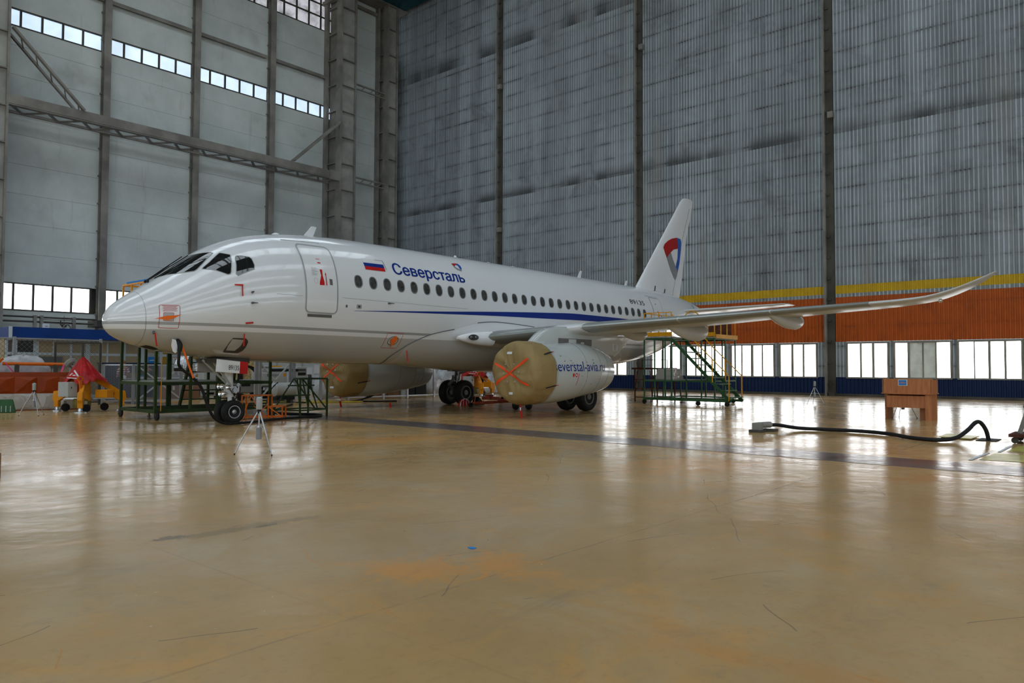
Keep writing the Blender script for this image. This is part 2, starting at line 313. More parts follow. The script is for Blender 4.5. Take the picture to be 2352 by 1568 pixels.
# ------------------------------------------------------------ geometry helpers
def Wm(o):
    return (Wm(o.parent) @ o.matrix_parent_inverse if o.parent else Matrix.Identity(4)) @ o.matrix_basis
class MB:
    def __init__(s): s.v = []; s.f = []
    def add(s, vs_, fs): n = len(s.v); s.v += [tuple(p) for p in vs_]; s.f += [tuple(i + n for i in f) for f in fs]; return s
    def box(s, x0, x1, y0, y1, z0, z1):
        v = [(x, y, z) for x in (x0, x1) for y in (y0, y1) for z in (z0, z1)]
        return s.add(v, [(0, 1, 3, 2), (4, 6, 7, 5), (0, 4, 5, 1), (2, 3, 7, 6), (0, 2, 6, 4), (1, 5, 7, 3)])
    def bar(s, a, b, w=.05, h=None, n=4, up=(0, 0, 1)):
        a, b = Vector(a), Vector(b); h = h or w; d = (b - a).normalized(); up = Vector(up)
        if abs(d.dot(up)) > .99: up = Vector((1, 0, 0))
        q = d.cross(up).normalized(); t = q.cross(d).normalized()
        if n == 4: sh = [(-.5, -.5), (.5, -.5), (.5, .5), (-.5, .5)]
        else: sh = [(.5 * math.cos(2 * math.pi * i / n), .5 * math.sin(2 * math.pi * i / n)) for i in range(n)]
        v = [p + q * w * i + t * h * j for p in (a, b) for i, j in sh]
        return s.add(v, [(i, (i + 1) % n, n + (i + 1) % n, n + i) for i in range(n)] + [tuple(range(n))[::-1], tuple(range(n, 2 * n))])
    def rod(s, a, b, r=.02, n=8): return s.bar(a, b, 2 * r, 2 * r, n)
    def cone(s, a, b, r0, r1, n=16):
        a, b = Vector(a), Vector(b); d = (b - a).normalized(); up = Vector((0, 0, 1)) if abs(d.z) < .9 else Vector((1, 0, 0))
        q = d.cross(up).normalized(); t = q.cross(d)
        v = [p + (q * math.cos(2 * math.pi * i / n) + t * math.sin(2 * math.pi * i / n)) * r for p, r in ((a, r0), (b, r1)) for i in range(n)]
        return s.add(v, [(i, (i + 1) % n, n + (i + 1) % n, n + i) for i in range(n)] + [tuple(range(n))[::-1], tuple(range(n, 2 * n))])
    def tube(s, pts, r=.03, n=8, smooth=4):
        P = [Vector(p) for p in pts]
        if smooth > 1 and len(P) > 2:
            Q = []
            for i in range(len(P) - 1):
                a, b, c, d = P[max(i - 1, 0)], P[i], P[i + 1], P[min(i + 2, len(P) - 1)]
                for k in range(smooth):
                    t = k / smooth
                    Q.append(.5 * ((2 * b) + (c - a) * t + (2 * a - 5 * b + 4 * c - d) * t * t + (3 * b - a - 3 * c + d) * t ** 3))
            P = Q + [P[-1]]
        rs = r if isinstance(r, (list, tuple)) else None
        base = len(s.v); q = None
        for i, p in enumerate(P):
            d = (P[min(i + 1, len(P) - 1)] - P[max(i - 1, 0)]).normalized()
            if q is None:
                up = Vector((0, 0, 1)) if abs(d.z) < .9 else Vector((1, 0, 0)); q = d.cross(up).normalized()
            else: q = (q - d * q.dot(d)).normalized()
            t = d.cross(q); ri = rs[0] + (rs[1] - rs[0]) * i / (len(P) - 1) if rs else r
            s.v += [tuple(p + (q * math.cos(2 * math.pi * k / n) + t * math.sin(2 * math.pi * k / n)) * ri) for k in range(n)]
        for i in range(len(P) - 1):
            for k in range(n): s.f.append((base + i * n + k, base + i * n + (k + 1) % n, base + (i + 1) * n + (k + 1) % n, base + (i + 1) * n + k))
        s.f += [tuple(base + k for k in range(n))[::-1], tuple(base + (len(P) - 1) * n + k for k in range(n))]
        return s
    def lathe(s, prof, c, ax='y', n=32, caps=True):
        """prof: (offset along axis, radius)"""
        base = len(s.v); c = Vector(c)
        for t, r in prof:
            for k in range(n):
                a = 2 * math.pi * k / n; u, w = r * math.cos(a), r * math.sin(a)
                s.v.append(tuple(c + Vector({'x': (t, u, w), 'y': (u, t, w), 'z': (u, w, t)}[ax])))
        for i in range(len(prof) - 1):
            for k in range(n): s.f.append((base + i * n + k, base + i * n + (k + 1) % n, base + (i + 1) * n + (k + 1) % n, base + (i + 1) * n + k))
        if caps: s.f += [tuple(base + k for k in range(n))[::-1], tuple(base + (len(prof) - 1) * n + k for k in range(n))]
        return s
    def prism(s, poly, a, b, ax='y'):
        """poly in the plane across ax, from a to b"""
        n = len(poly); mk = {'x': lambda u, w, t: (t, u, w), 'y': lambda u, w, t: (u, t, w), 'z': lambda u, w, t: (u, w, t)}[ax]
        v = [mk(u, w, t) for t in (a, b) for u, w in poly]
        return s.add(v, [(i, (i + 1) % n, n + (i + 1) % n, n + i) for i in range(n)] + [tuple(range(n))[::-1], tuple(range(n, 2 * n))])
    def rings(s, R_, close=True, caps=True):
        n = len(R_[0]); base = len(s.v)
        for r in R_: s.v += [tuple(p) for p in r]
        m = n if close else n - 1
        for i in range(len(R_) - 1):
            for k in range(m): s.f.append((base + i * n + k, base + i * n + (k + 1) % n, base + (i + 1) * n + (k + 1) % n, base + (i + 1) * n + k))
        if caps and close: s.f += [tuple(base + k for k in range(n))[::-1], tuple(base + (len(R_) - 1) * n + k for k in range(n))]
        return s
    def build(s, name, m, parent=None, smooth=False, kind=None, label=None, bevel=0, group=None, cat=None, auto=None, solid=0):
        me = bpy.data.meshes.new(name); me.from_pydata(s.v, [], s.f)
        me.materials.append(M[m] if isinstance(m, str) else m)
        bm = bmesh.new(); bm.from_mesh(me); bmesh.ops.recalc_face_normals(bm, faces=bm.faces)
        if bevel: bmesh.ops.bevel(bm, geom=bm.edges[:], offset=bevel, segments=1, affect='EDGES', clamp_overlap=True)
        bm.to_mesh(me); bm.free()
        if smooth:
            me.polygons.foreach_set('use_smooth', [True] * len(me.polygons))
            me.set_sharp_from_angle(angle=R(auto or 40))
        return link(name, me, parent, kind, label, group, cat)
def link(name, me, parent=None, kind=None, label=None, group=None, cat=None):
    o = bpy.data.objects.new(name, me); COL.objects.link(o)
    if parent: o.parent = parent; o.matrix_parent_inverse = Wm(parent).inverted()
    if kind: o['kind'] = kind
    if label: o['label'] = label
    if group: o['group'] = group
    if cat: o['category'] = cat
    return o
def thing(name, label, cat, loc=(0, 0, 0), group=None, rz=0):
    o = bpy.data.objects.new(name, None); COL.objects.link(o); o.empty_display_size = .2
    o.location = loc; o.rotation_euler = (0, 0, rz); o['label'] = label; o['category'] = cat
    if group: o['group'] = group
    return o
def struct(name, loc=(0, 0, 0)):
    o = bpy.data.objects.new(name, None); COL.objects.link(o); o.location = loc; o['kind'] = 'structure'; return o
def dup(root, loc, rz=None, label=None, group=None):
    def cp(o, parent=None):
        c = o.copy(); COL.objects.link(c)
        if parent: c.parent = parent
        for ch in list(o.children): cp(ch, c)
        return c
    c = cp(root); c.location = loc
    if rz is not None: c.rotation_euler = (0, 0, rz)
    if label: c['label'] = label
    if group: c['group'] = group
    return c
def split(V, F, grid):
    """halve triangles until no edge is longer than the grid, so flat shapes can be laid on curved skins"""
    V = list(V); out = []; mid = {}
    st = list(F)
    while st:
        a, b, c = st.pop(); L = [(math.dist(V[a], V[b]), a, b, c), (math.dist(V[b], V[c]), b, c, a), (math.dist(V[c], V[a]), c, a, b)]; l, p, q, r = max(L)
        if l <= grid: out.append((a, b, c)); continue
        k = (min(p, q), max(p, q))
        if k not in mid: mid[k] = len(V); V.append(((V[p][0] + V[q][0]) / 2, (V[p][1] + V[q][1]) / 2))
        m = mid[k]; st += [(p, m, r), (m, q, r)]
    return V, out
def text_mesh(txt, w, h, bold=0, grid=.14):
    """flat lettering as (u, v) triangles filling w by h: outlines of the glyphs, triangulated, holes left open"""
    from mathutils.geometry import delaunay_2d_cdt
    cu = bpy.data.curves.new('lettering', 'FONT'); cu.body = txt; cu.size = 1; cu.resolution_u = 4; cu.fill_mode = 'NONE'
    o = bpy.data.objects.new('lettering', cu); COL.objects.link(o); me = o.to_mesh()
    P = [(v.co.x, v.co.y) for v in me.vertices]; E = [tuple(e.vertices) for e in me.edges]
    o.to_mesh_clear(); bpy.data.objects.remove(o); bpy.data.curves.remove(cu)
    r = delaunay_2d_cdt([Vector(p) for p in P], E, [], 0, 1e-6); V = [tuple(p) for p in r[0]]; F = []
    for f in r[2]:
        cx = sum(V[i][0] for i in f) / 3; cy = sum(V[i][1] for i in f) / 3; k = 0
        for a, b in E:
            (x0, y0), (x1, y1) = P[a], P[b]
            if (y0 > cy) != (y1 > cy) and cx < x0 + (cy - y0) / (y1 - y0) * (x1 - x0): k += 1
        if k % 2: F.append(tuple(f))
    u = {i for f in F for i in f}; x0, x1 = min(V[i][0] for i in u), max(V[i][0] for i in u); y0, y1 = min(V[i][1] for i in u), max(V[i][1] for i in u)
    V = [((p[0] - x0) / (x1 - x0) * w, (p[1] - y0) / (y1 - y0) * h) for p in V]
    V, F = split(V, F, grid); u = sorted({i for f in F for i in f}); m = {i: k for k, i in enumerate(u)}
    return [V[i] for i in u], [tuple(m[i] for i in f) for f in F]
def poly_mesh(poly, grid=.14):
    """(u, v) polygon cut into small triangles"""
    from mathutils.geometry import tessellate_polygon
    F = [tuple(t) for t in tessellate_polygon([[Vector((u, v, 0)) for u, v in poly]])]
    return split([tuple(p) for p in poly], F, grid)
def rounded(x0, x1, z0, z1, r, n=5):
    P = []
    for cx, cz, a in ((x1 - r, z1 - r, 0), (x0 + r, z1 - r, 90), (x0 + r, z0 + r, 180), (x1 - r, z0 + r, 270)):
        for k in range(n + 1): P.append((cx + r * math.cos(R(a + 90 * k / n)), cz + r * math.sin(R(a + 90 * k / n))))
    return P
# ============================================================ the hangar
XB, YL, XF, YR, ZC_ = 37.0, 33.2, -46.0, -62.0, 34.5
MB().box(XF, XB + 1, YR, YL + 1, -.3, 0).build('floor', 'floor', kind='structure')
MB().box(5.75, 6.95, YR, 20, 0, .004).build('trim_1', 'strip', kind='structure')          # dark inlaid channel across the floor
for k, x in enumerate((34.3, 35.2, 36.0)): MB().box(x, x + .16, YR, YL, 0, .012).build('trim_%d' % (2 + k), 'steel_dark', kind='structure')

# ---- roof: dark deck, trusses, glazed strips
ceil = struct('ceiling')
SKY = [(-50, 8), (-27, 8), (-4, 8), (19, 8)]
m = MB(); y = YR
for yc, w in SKY: m.box(XF, XB + 1, y, yc - w / 2, ZC_, ZC_ + .3); y = yc + w / 2
m.box(XF, XB + 1, y, YL + 1, ZC_, ZC_ + .3).box(XF + 75.8, XB + 1, YR, YL + 1, ZC_ - .01, ZC_ + .29); m.build('roof_deck', 'steel_dark', ceil)
for yc, w in SKY:
    m = MB()
    for k in range(25):
        x = XF + 1 + k * 3.0; m.add([(x, yc - w / 2, ZC_ + .15), (x + 2.8, yc - w / 2, ZC_ + .15), (x + 2.8, yc + w / 2, ZC_ + .15), (x, yc + w / 2, ZC_ + .15)], [(0, 3, 2, 1)])
    m.build('roof_light', 'pane_roof', ceil)
    m = MB()
    for k in range(26): x = XF + .9 + k * 3.0; m.box(x - .12, x + .12, yc - w / 2, yc + w / 2, ZC_ - .05, ZC_ + .2)
    for t in (-.375, -.25, -.125, 0, .125, .25, .375): m.box(XF, XB, yc + t * w - .05, yc + t * w + .05, ZC_ - .02, ZC_ + .2)
    m.build('glazing_bars', 'steel_dark', ceil)
m0 = None
for k in range(14):
    x = XF + 3 + 6 * k; m = MB()
    if x > 36: break
    m.box(x - .15, x + .15, YR, YL, ZC_ - .5, ZC_ - .2); m.box(x - .15, x + .15, YR, YL, ZC_ - 3.0, ZC_ - 2.75)
    for j in range(24):
        y = YR + 2 + j * 4
        if y + 4 > YL: break
        m.bar((x, y, ZC_ - 2.9), (x, y + 2, ZC_ - .3), .14); m.bar((x, y + 2, ZC_ - .3), (x, y + 4, ZC_ - 2.9), .14)
    if x < 30: m.build('roof_truss', 'steel', ceil)

# ---- wall at the left (y = YL): concrete panels between steel columns
wl = struct('wall_left')
colx = [12.1 + 6 * k for k in range(-8, 4)] + [36.1]
LOW, HIGH, TOPW = (4.92, 6.44), (22.12, 23.08), (29.45, 32.6)
rows = [0, 1.15, 3.0, 4.85, 6.5, 8.3, 10.1, 11.9, 13.7, 15.5, 17.3, 19.1, 20.9, 22.05, 23.15, 25.3, 27.2, 29.4, 31.0, 32.7, 34.5]
G_ = .007
def panel(x0, x1, z0, z1):
    me = MB().box(x0 + G_, x1 - G_, YL, YL + .22, z0 + G_, z1 - G_).build('concrete_panel', 'concrete', wl)
MB().box(XF, XB + 1, YL + .03, YL + .3, 0, 4.9).box(XF, XB + 1, YL + .03, YL + .3, 6.46, 22.1).box(XF, XB + 1, YL + .03, YL + .3, 23.1, 29.4).build('wall_backing', 'steel_dark', wl)
for k in range(len(colx) - 1):
    x0, x1 = colx[k], colx[k + 1]
    if x1 < 0:
        MB().box(x0, x1, YL, YL + .22, 0, 4.9).box(x0, x1, YL, YL + .22, 6.5, 22.1).box(x0, x1, YL, YL + .22, 23.1, 34.5).build('concrete_panel', 'concrete', wl); continue
    for i in range(len(rows) - 1):
        z0, z1 = rows[i], rows[i + 1]
        if x0 < 30 and (z0, z1) in ((4.85, 6.5), (22.05, 23.15)): continue
        if 17 < x0 < 30 and z0 >= 29.4 and z1 < 33: continue
        panel(x0, x1, z0, z1)
nw = 0
def window(x1, z0, z1, pm, widths, fr='steel_dark', rows_=1, fw=.06):
    """a row of panes ending at x1, set in the wall at the left"""
    global nw
    nw += 1; w = struct('window_%d' % nw); x = x1; tot = sum(widths) + .11 * len(widths); m = MB()
    xs = []
    for q in widths: xs.append((x - q, x)); x -= q + .11
    xa, xb = xs[-1][0] - .1, x1 + .1
    m.box(xa, xb, YL - .02, YL + .2, z0 - .08, z0 + .0).box(xa, xb, YL - .02, YL + .2, z1, z1 + .08)
    for a, b in xs: m.box(b - .0, b + .11, YL - .01, YL + .2, z0, z1)
    m.box(xa, xa + .1, YL - .01, YL + .2, z0, z1)
    for r in range(1, rows_): zz = z0 + (z1 - z0) * r / rows_; m.box(xa, xb, YL - .0, YL + .2, zz - .05, zz + .05)
    m.build('window_frame', fr, w)
    for a, b in xs:
        for r in range(rows_):
            za, zb = z0 + (z1 - z0) * r / rows_, z0 + (z1 - z0) * (r + 1) / rows_
            MB().box(a - .005, b + .005, YL + .1, YL + .12, za, zb).build('pane', pm if isinstance(pm, str) else pm(a, r), w)
for k in range(len(colx) - 1):
    x0, x1 = colx[k], colx[k + 1]
    if x1 > 31: continue
    W5 = (1.05, 1.05, 1.05, 1.05, .78)
    window(x1 - .58 if abs(x1 - 12.1) < .1 else x1 - .3, LOW[0], LOW[1], 'pane_low', (1.0, .95, .95, .95, .8) if abs(x1 - 12.1) < .1 else W5)
    if x1 > -20: window(x1 - .22, HIGH[0], HIGH[1], 'pane_high', W5)
    if 17 < x0 < 30: window(x1 - .3, TOPW[0], TOPW[1], 'pane_dirty', (1.03,) * 5, rows_=3)
MB().box(XF, 31, YL + .3, YL + .4, 4.7, 6.6).box(XF, 31, YL + .3, YL + .4, 21.9, 23.3).box(17, 31, YL + .3, YL + .4, 29.3, 34.5).build('wall_backing', 'steel_dark', wl)
# slender columns
for x in colx[1:-1]:
    if x < -12 or abs(x - 30.1) < .1: continue
    m = MB().box(x - .21, x + .21, 32.66, 32.74, 0, ZC_).box(x - .21, x + .21, 33.12, 33.2, 0, ZC_).box(x - .05, x + .05, 32.74, 33.12, 0, ZC_)
    for i in range(19): m.box(x - .28, x - .2, 33.0, 33.2, 1.2 + 1.8 * i, 1.3 + 1.8 * i)
    m.build('steel_column', 'steel', wl)
# ledge angles on the wall
for x0, x1 in ((12.4, 17.8), (18.4, 23.7), (24.3, 29.4)):
    MB().box(x0, x1, 32.95, 33.19, 25.35, 25.5).box(x0, x1, 32.91, 32.95, 25.3, 25.55).build('ledge', 'steel', wl)
MB().box(6.3, 11.9, 32.95, 33.19, 25.35, 25.5).build('ledge', 'steel', wl)
# great columns carrying the crane beam
def great_column(xa, xb, y0, step=2.0, off=0.0, name='steel_column'):
    w = MB().box(xa, xa + .12, y0, y0 + .6, 0, ZC_).box(xb - .12, xb, y0, y0 + .6, 0, ZC_)
    w.box(xa + .25, xa + .37, y0 + .3, YL - .4, 0, ZC_).box(xa - .1, xa + .14, YL - .4, YL, 0, ZC_).box(xb - .3, xb, YL - .4, YL, 0, ZC_)
    w.box(xa - .02, xa + .16, y0 - .05, y0, 0, ZC_).box(xa + .14, xa + .25, YL - .3, YL - .2, 0, ZC_)
    o = w.build(name, 'steel', wl); MB().box(xa + .12, xb - .12, y0 + .22, y0 + .3, 0, ZC_).build('web_plate', 'steel_pale', o)
    z = off + .8
    while z < ZC_:
        MB().box(xa + .125, xb - .125, y0 + .02, y0 + .215, z, z + .07).box(xa + .02, xa + .245, y0 + .61, YL - .41, z + .1, z + .18).build('stiffener', 'steel', o); z += step
great_column(29.15, 30.75, 31.0, 2.15)
great_column(4.4, 6.2, 31.0, 2.15, .6)
great_column(34.5, 35.7, 31.6, 2.3, .4)
# crane beam, lattice below, braces
bm_ = struct('trim_5')
MB().box(6.2, 29.2, 31.0, 31.06, 16.62, 17.2).box(6.2, 29.2, 31.06, 31.35, 17.13, 17.19).build('crane_beam', 'steel', bm_)
MB().box(6.2, 29.2, 32.55, 32.7, 16.55, 16.7).box(6.2, 29.2, 31.0, 31.35, 16.56, 16.64).build('bottom_chord', 'steel', bm_)
for k in range(12):
    x = 6.4 + k * 1.9; MB().bar((x, 31.3, 16.62), (x + .95, 32.6, 16.62), .16, .07).bar((x + .95, 32.6, 16.62), (x + 1.9, 31.3, 16.62), .16, .07).build('lattice_bar', 'steel', bm_)
MB().box(28.2, 29.3, 30.94, 31.0, 16.5, 17.25).build('gusset', 'steel', bm_)
def brace(a, b):
    a, b = Vector(a), Vector(b); d = (b - a); m = MB().bar(a, b, .12, .26, up=(0, 1, 0)).bar(a + Vector((0, .8, -.1)), b + Vector((0, .8, -.1)), .12, .2, up=(0, 1, 0))
    for k in range(5): p = a + d * (k / 5 + .1); q = a + d * (k / 5 + .2) + Vector((0, .8, -.1)); m.bar(p, q, .06)
    m.build('brace', 'steel', bm_)
brace((6.3, 31.0, 21.1), (10.2, 31.0, 17.2)); brace((29.2, 31.0, 21.3), (25.0, 31.0, 17.3))
tt = struct('trim_6')
for z in (24.9, 17.0):
    m = MB().bar((30.9, 31.9, z + .4), (34.6, 31.9, z + .4), .12).bar((30.9, 31.9, z), (34.6, 31.9, z), .1)
    for k in range(4): m.bar((31 + k * .9, 31.9, z), (31.45 + k * .9, 31.9, z + .4), .07)
    m.build('wall_truss', 'steel', tt)
MB().box(30.2, 36.8, 31.6, 33.1, 33.2, 33.35).box(30.9, 34.7, 32.9, 33.1, 32.5, 32.75).build('runway_beam', 'steel', tt)
MB().box(33.2, 36.4, 26, 33, 33.3, 33.9).build('crane_girder', 'tealroof', tt)

# ---- the great sliding doors at the end (x = XB): corrugated sheets
wb = struct('wall_back')
PIT_ = .21
def sheets(y0, y1, z0, z1, dx=0.0, name='corrugated_sheet'):
    """ribbed sheet from y0 down to y1 (y0 > y1)"""
    n = int(round((y0 - y1) / PIT_)); m = MB(); p = []
    st = (y0 - y1) / n
    for k in range(n):
        a = y0 - k * st
        for t, d in ((0, 0), (.12, -.055), (.45, -.055), (.57, 0)): p.append((XB + dx + d, a - t * st))
    p.append((XB + dx, y1)); V = [(x, y, z) for z in (z0, z1) for x, y in p]; L = len(p)
    m.add(V, [(i, i + 1, L + i + 1, L + i) for i in range(L - 1)])
    return m.build(name, 'sheet', wb)
posts = [33.3, 20.65, 7.9, -4.6, -17.2, -29.9, -42.6]
WIN = [(10.75, 10.25), (10.16, 9.73), (9.58, 8.92), (6.88, 6.19), (6.12, 5.58), (5.38, 4.82), (4.35, 3.77), (3.67, 3.13), (3.01, 2.48), (2.36, 1.75), (1.27, .67), (.59, .06), (-.1, -.62), (-.7, -1.32), (-1.78, -2.4), (-2.53, -3.06), (-3.16, -3.81), (-5.57, -6.2), (-6.3, -6.83), (-6.95, -7.59), (-8.0, -8.59), (-8.7, -9.3), (-9.36, -9.91), (-9.98, -10.59), (-11.0, -11.64), (-11.69, -12.26), (-12.37, -12.94), (-13.03, -13.64)]
GR = [(10.75, 8.92), (6.88, 4.82), (4.35, 1.75), (1.27, -1.32), (-1.78, -3.81), (-5.57, -7.59), (-8.0, -10.59), (-11.0, -13.64)]
for k in range(1, len(posts)):
    y0, y1 = posts[k - 1] - .12, posts[k] + .12
    for j, (z0, z1) in enumerate(((3.04, 14.92), (14.90, 26.8), (26.78, ZC_))):
        for q in range(4): sheets(y0 + (y1 - y0) * q / 4, y0 + (y1 - y0) * (q + 1) / 4, z0, z1, -.005 * j)
    sheets(y0, y1, 0.02, 1.04)
    # the window zone: sheet between the groups of windows
    if k in (2, 3, 4):
        ys = [y0]
        for a, b in GR:
            if y1 < a < y0: ys += [a + .1, b - .1]
        ys += [y1]
        for a, b in zip(ys[::2], ys[1::2]):
            if a - b > .1: sheets(a, b, 1.02, 3.06)
    elif k == 1: sheets(y0, y1, 1.02, 3.06)
    else:
        sheets(y0, y1, 1.02, 3.06)
    yp = posts[k]
    if yp > -30:
        p_ = MB().box(XB - .28, XB - .2, yp + .1, yp + .22, 0, ZC_).box(XB - .12, XB, yp + .1, yp + .25, 0, ZC_).box(XB - .3, XB - .1, yp + .13, yp + .17, 0, ZC_)
        p_.build('door_post', 'steel', wb)
        MB().box(XB - .09, XB + .05, yp - .32, yp + .1, 0, ZC_).build('door_gap', 'steel_dark', wb)
        m = MB()
        for i in range(28): m.box(XB - .16, XB - .04, yp - .12, yp + .1, .6 + 1.2 * i, .72 + 1.2 * i)
        m.build('ladder_rungs', 'steel_dark', wb)
for zz in (12.2, 23.6, 4.8): MB().box(XB - .45, XB - .2, 20.25, 20.6, zz, zz + .35).build('junction_box', 'steel', wb)
for yy, zz in ((7.5, 23.2), (-4.9, 15.8)): MB().box(XB - .4, XB - .15, yy - .1, yy + .2, zz, zz + .35).build('junction_box', 'steel', wb)
MB().box(XB - .3, XB + .1, 33.2, 33.45, 0, ZC_).build('door_jamb', 'steel_dark', wb)
MB().box(XB - .12, XB, posts[-1], 33.2, .0, .14).build('bottom_rail', 'steel_dark', wb)
for k in (3, 2): MB().box(XB - .34, XB - .05, posts[k] - .35, posts[k] + .0, 0, .24).build('door_shoe', 'steel_dark', wb)
MB().box(XB + .08, XB + .3, YR, 34, 0, 1.0).box(XB + .08, XB + .3, YR, 34, 3.1, ZC_).build('door_backing', 'steel_dark', wb)
for gi, (a, b) in enumerate(GR):
    nw += 1; w = struct('window_%d' % nw)
    ps = [p for p in WIN if b - .01 <= p[1] and p[0] <= a + .01]
    m = MB().box(XB - .06, XB + .08, b - .1, a + .1, 1.0, 1.08).box(XB - .06, XB + .08, b - .1, a + .1, 2.92, 3.03)
    edges = [a + .1] + [v for p in ps for v in p] + [b - .1]
    for u, v in zip(edges[::2], edges[1::2]): m.box(XB - .04, XB + .08, v, u, 1.08, 2.92)
    m.build('window_frame', 'steel', w)
    for p in ps:
        dirty = gi == 6 and p[0] < -8.6 and p[1] > -9.95
        MB().box(XB + .03, XB + .05, p[1], p[0], 1.08, 2.92).build('pane', 'pane_green' if dirty else 'pane_right', w, label='murky pane with trees beyond it' if dirty else None)
# ---- the two walls behind the photographer, with unseen glowing window bands added for sidelight
for nm, ax, at in (('wall_front', 'x', XF), ('wall_right', 'y', YR)):
    w = struct(nm); m = MB(); lo, hi = (YR, YL) if ax == 'x' else (XF, XB)
    def slab(mb, u0, u1, z0, z1, t0=0, t1=.3):
        mb.box(at - t1, at - t0, u0, u1, z0, z1) if ax == 'x' else mb.box(u0, u1, at - t1, at - t0, z0, z1)
    slab(m, lo, hi, 0, 1.2); slab(m, lo, hi, 3.4, 9); slab(m, lo, hi, 15, 24); slab(m, lo, hi, 27, ZC_); m.build('wall_panels', 'concrete', w)
    for z0, z1 in ((1.2, 3.4), (9, 15), (24, 27)):
        g = MB(); fr = MB(); u = lo + .6
        while u + 2.4 < hi:
            slab(g, u, u + 2.4, z0, z1, .1, .15); slab(fr, u + 2.38, u + 2.72, z0, z1, 0, .2); u += 2.7
        slab(fr, lo, lo + .62, z0, z1, 0, .2); slab(fr, u - .02, hi, z0, z1, 0, .2)
        for k in range(1, int(z1 - z0)): slab(fr, lo, hi, z0 + k * (z1 - z0) / int(z1 - z0) - .05, z0 + k * (z1 - z0) / int(z1 - z0) + .05, 0, .12)
        g.build('fill_glazing', 'pane_roof', w); fr.build('window_frame', 'steel', w)
# ============================================================ the airliner
# skin of the fuselage: crown, keel, half width and height of the widest point along x
def interp(T,x):
    # monotone cubic (PCHIP) through the table
    n=len(T)
    if x<=T[0][0]: return T[0][1]
    if x>=T[-1][0]: return T[-1][1]
    i=0
    while T[i+1][0]<x: i+=1
    def sl(k): return (T[k+1][1]-T[k][1])/(T[k+1][0]-T[k][0])
    def d(k):
        if k==0: return sl(0)
        if k==n-1: return sl(n-2)
        a,b=sl(k-1),sl(k)
        return 0 if a*b<=0 else 2*a*b/(a+b)
    h=T[i+1][0]-T[i][0];t=(x-T[i][0])/h
    return ((2*t**3-3*t*t+1)*T[i][1]+(t**3-2*t*t+t)*h*d(i)+(-2*t**3+3*t*t)*T[i+1][1]+(t**3-t*t)*h*d(i+1))
TOP=[(0,2.56),(.03,2.69),(.13,2.89),(.38,3.12),(.70,3.35),(1.0,3.56),(1.86,4.22),(2.26,4.50),(2.6,4.70),(3.05,4.90),(3.5,5.04),(4.03,5.15),(4.68,5.24),(5.6,5.31),(7,5.36),(14,5.36),(23.6,5.33),(26,5.26),(27.9,5.08),(29.2,4.90),(30.3,4.68)]
BOT=[(0,2.56),(.04,2.40),(.15,2.27),(.34,2.15),(.71,2.01),(1.29,1.88),(2.03,1.77),(2.61,1.72),(3.66,1.66),(4.57,1.62),(7,1.60),(19,1.60),(21.5,1.68),(22.6,1.79),(24.1,2.05),(25.3,2.33),(27.1,2.86),(28.7,3.42),(30.3,4.16)]
HW=[(0,0),(.03,.16),(.13,.34),(.34,.55),(.7,.82),(1.3,1.13),(2,1.38),(3,1.60),(4,1.69),(5,1.72),(20,1.72),(22,1.64),(24,1.42),(26,1.12),(28,.76),(29.3,.48),(30.3,.24)]
ZC=[(0,2.56),(.5,2.62),(1,2.72),(2,2.98),(3,3.20),(4,3.35),(5.5,3.46),(20,3.46),(24,3.70),(28,4.22),(30.3,4.42)]
def fsec(x):
    return interp(TOP,x),interp(BOT,x),interp(HW,x),interp(ZC,x)
def spt(x,th):
    """point of the fuselage skin, th=0 crown, 90 = port side (y<0), 180 keel"""
    t,b,w,c=fsec(x);s,k=math.sin(th),math.cos(th)
    e=0.94
    yy=-w*math.copysign(abs(s)**e,s)
    zz=c+((t-c) if k>0 else (c-b))*math.copysign(abs(k)**e,k)
    return (x,yy,zz)
def side(x,z,off=0.0):
    """point on the port skin at height z"""
    t,b,w,c=fsec(x);r=(z-c)/((t-c) if z>c else (c-b));r=max(-.999,min(.999,r))
    th=math.acos(math.copysign(abs(r)**(1/.94),r))
    return on(x,th,off)
def on(x,th,off=0.0):
    p=spt(x,th)
    if not off: return p
    a=spt(x+.02,th);a0=spt(x-.02,th);b=spt(x,th+.01);b0=spt(x,th-.01)
    u=[a[i]-a0[i] for i in range(3)];v=[b[i]-b0[i] for i in range(3)]
    n=(u[1]*v[2]-u[2]*v[1],u[2]*v[0]-u[0]*v[2],u[0]*v[1]-u[1]*v[0])
    L=math.sqrt(sum(q*q for q in n)) or 1
    t,bb,w,c=fsec(x)
    s=1 if (n[1]*p[1]+n[2]*(p[2]-c))>=0 else -1
    return tuple(p[i]+s*n[i]/L*off for i in range(3))
AC = thing('airliner', 'white twin-engine regional airliner with grey belly and blue stripe parked on the hangar floor', 'airplane', (14.7, 0, 0))
def skin_decal(name, V, F, m, off=.006, parent=AC, fn=None, **k):
    mb = MB(); mb.v = [(fn or side)(u, w, off) for u, w in V]; mb.f = [tuple(f) for f in F]
    me = bpy.data.meshes.new(name); me.from_pydata(mb.v, [], mb.f); me.materials.append(M[m]); me.polygons.foreach_set('use_smooth', [True] * len(me.polygons))
    return link(name, me, parent, **k)
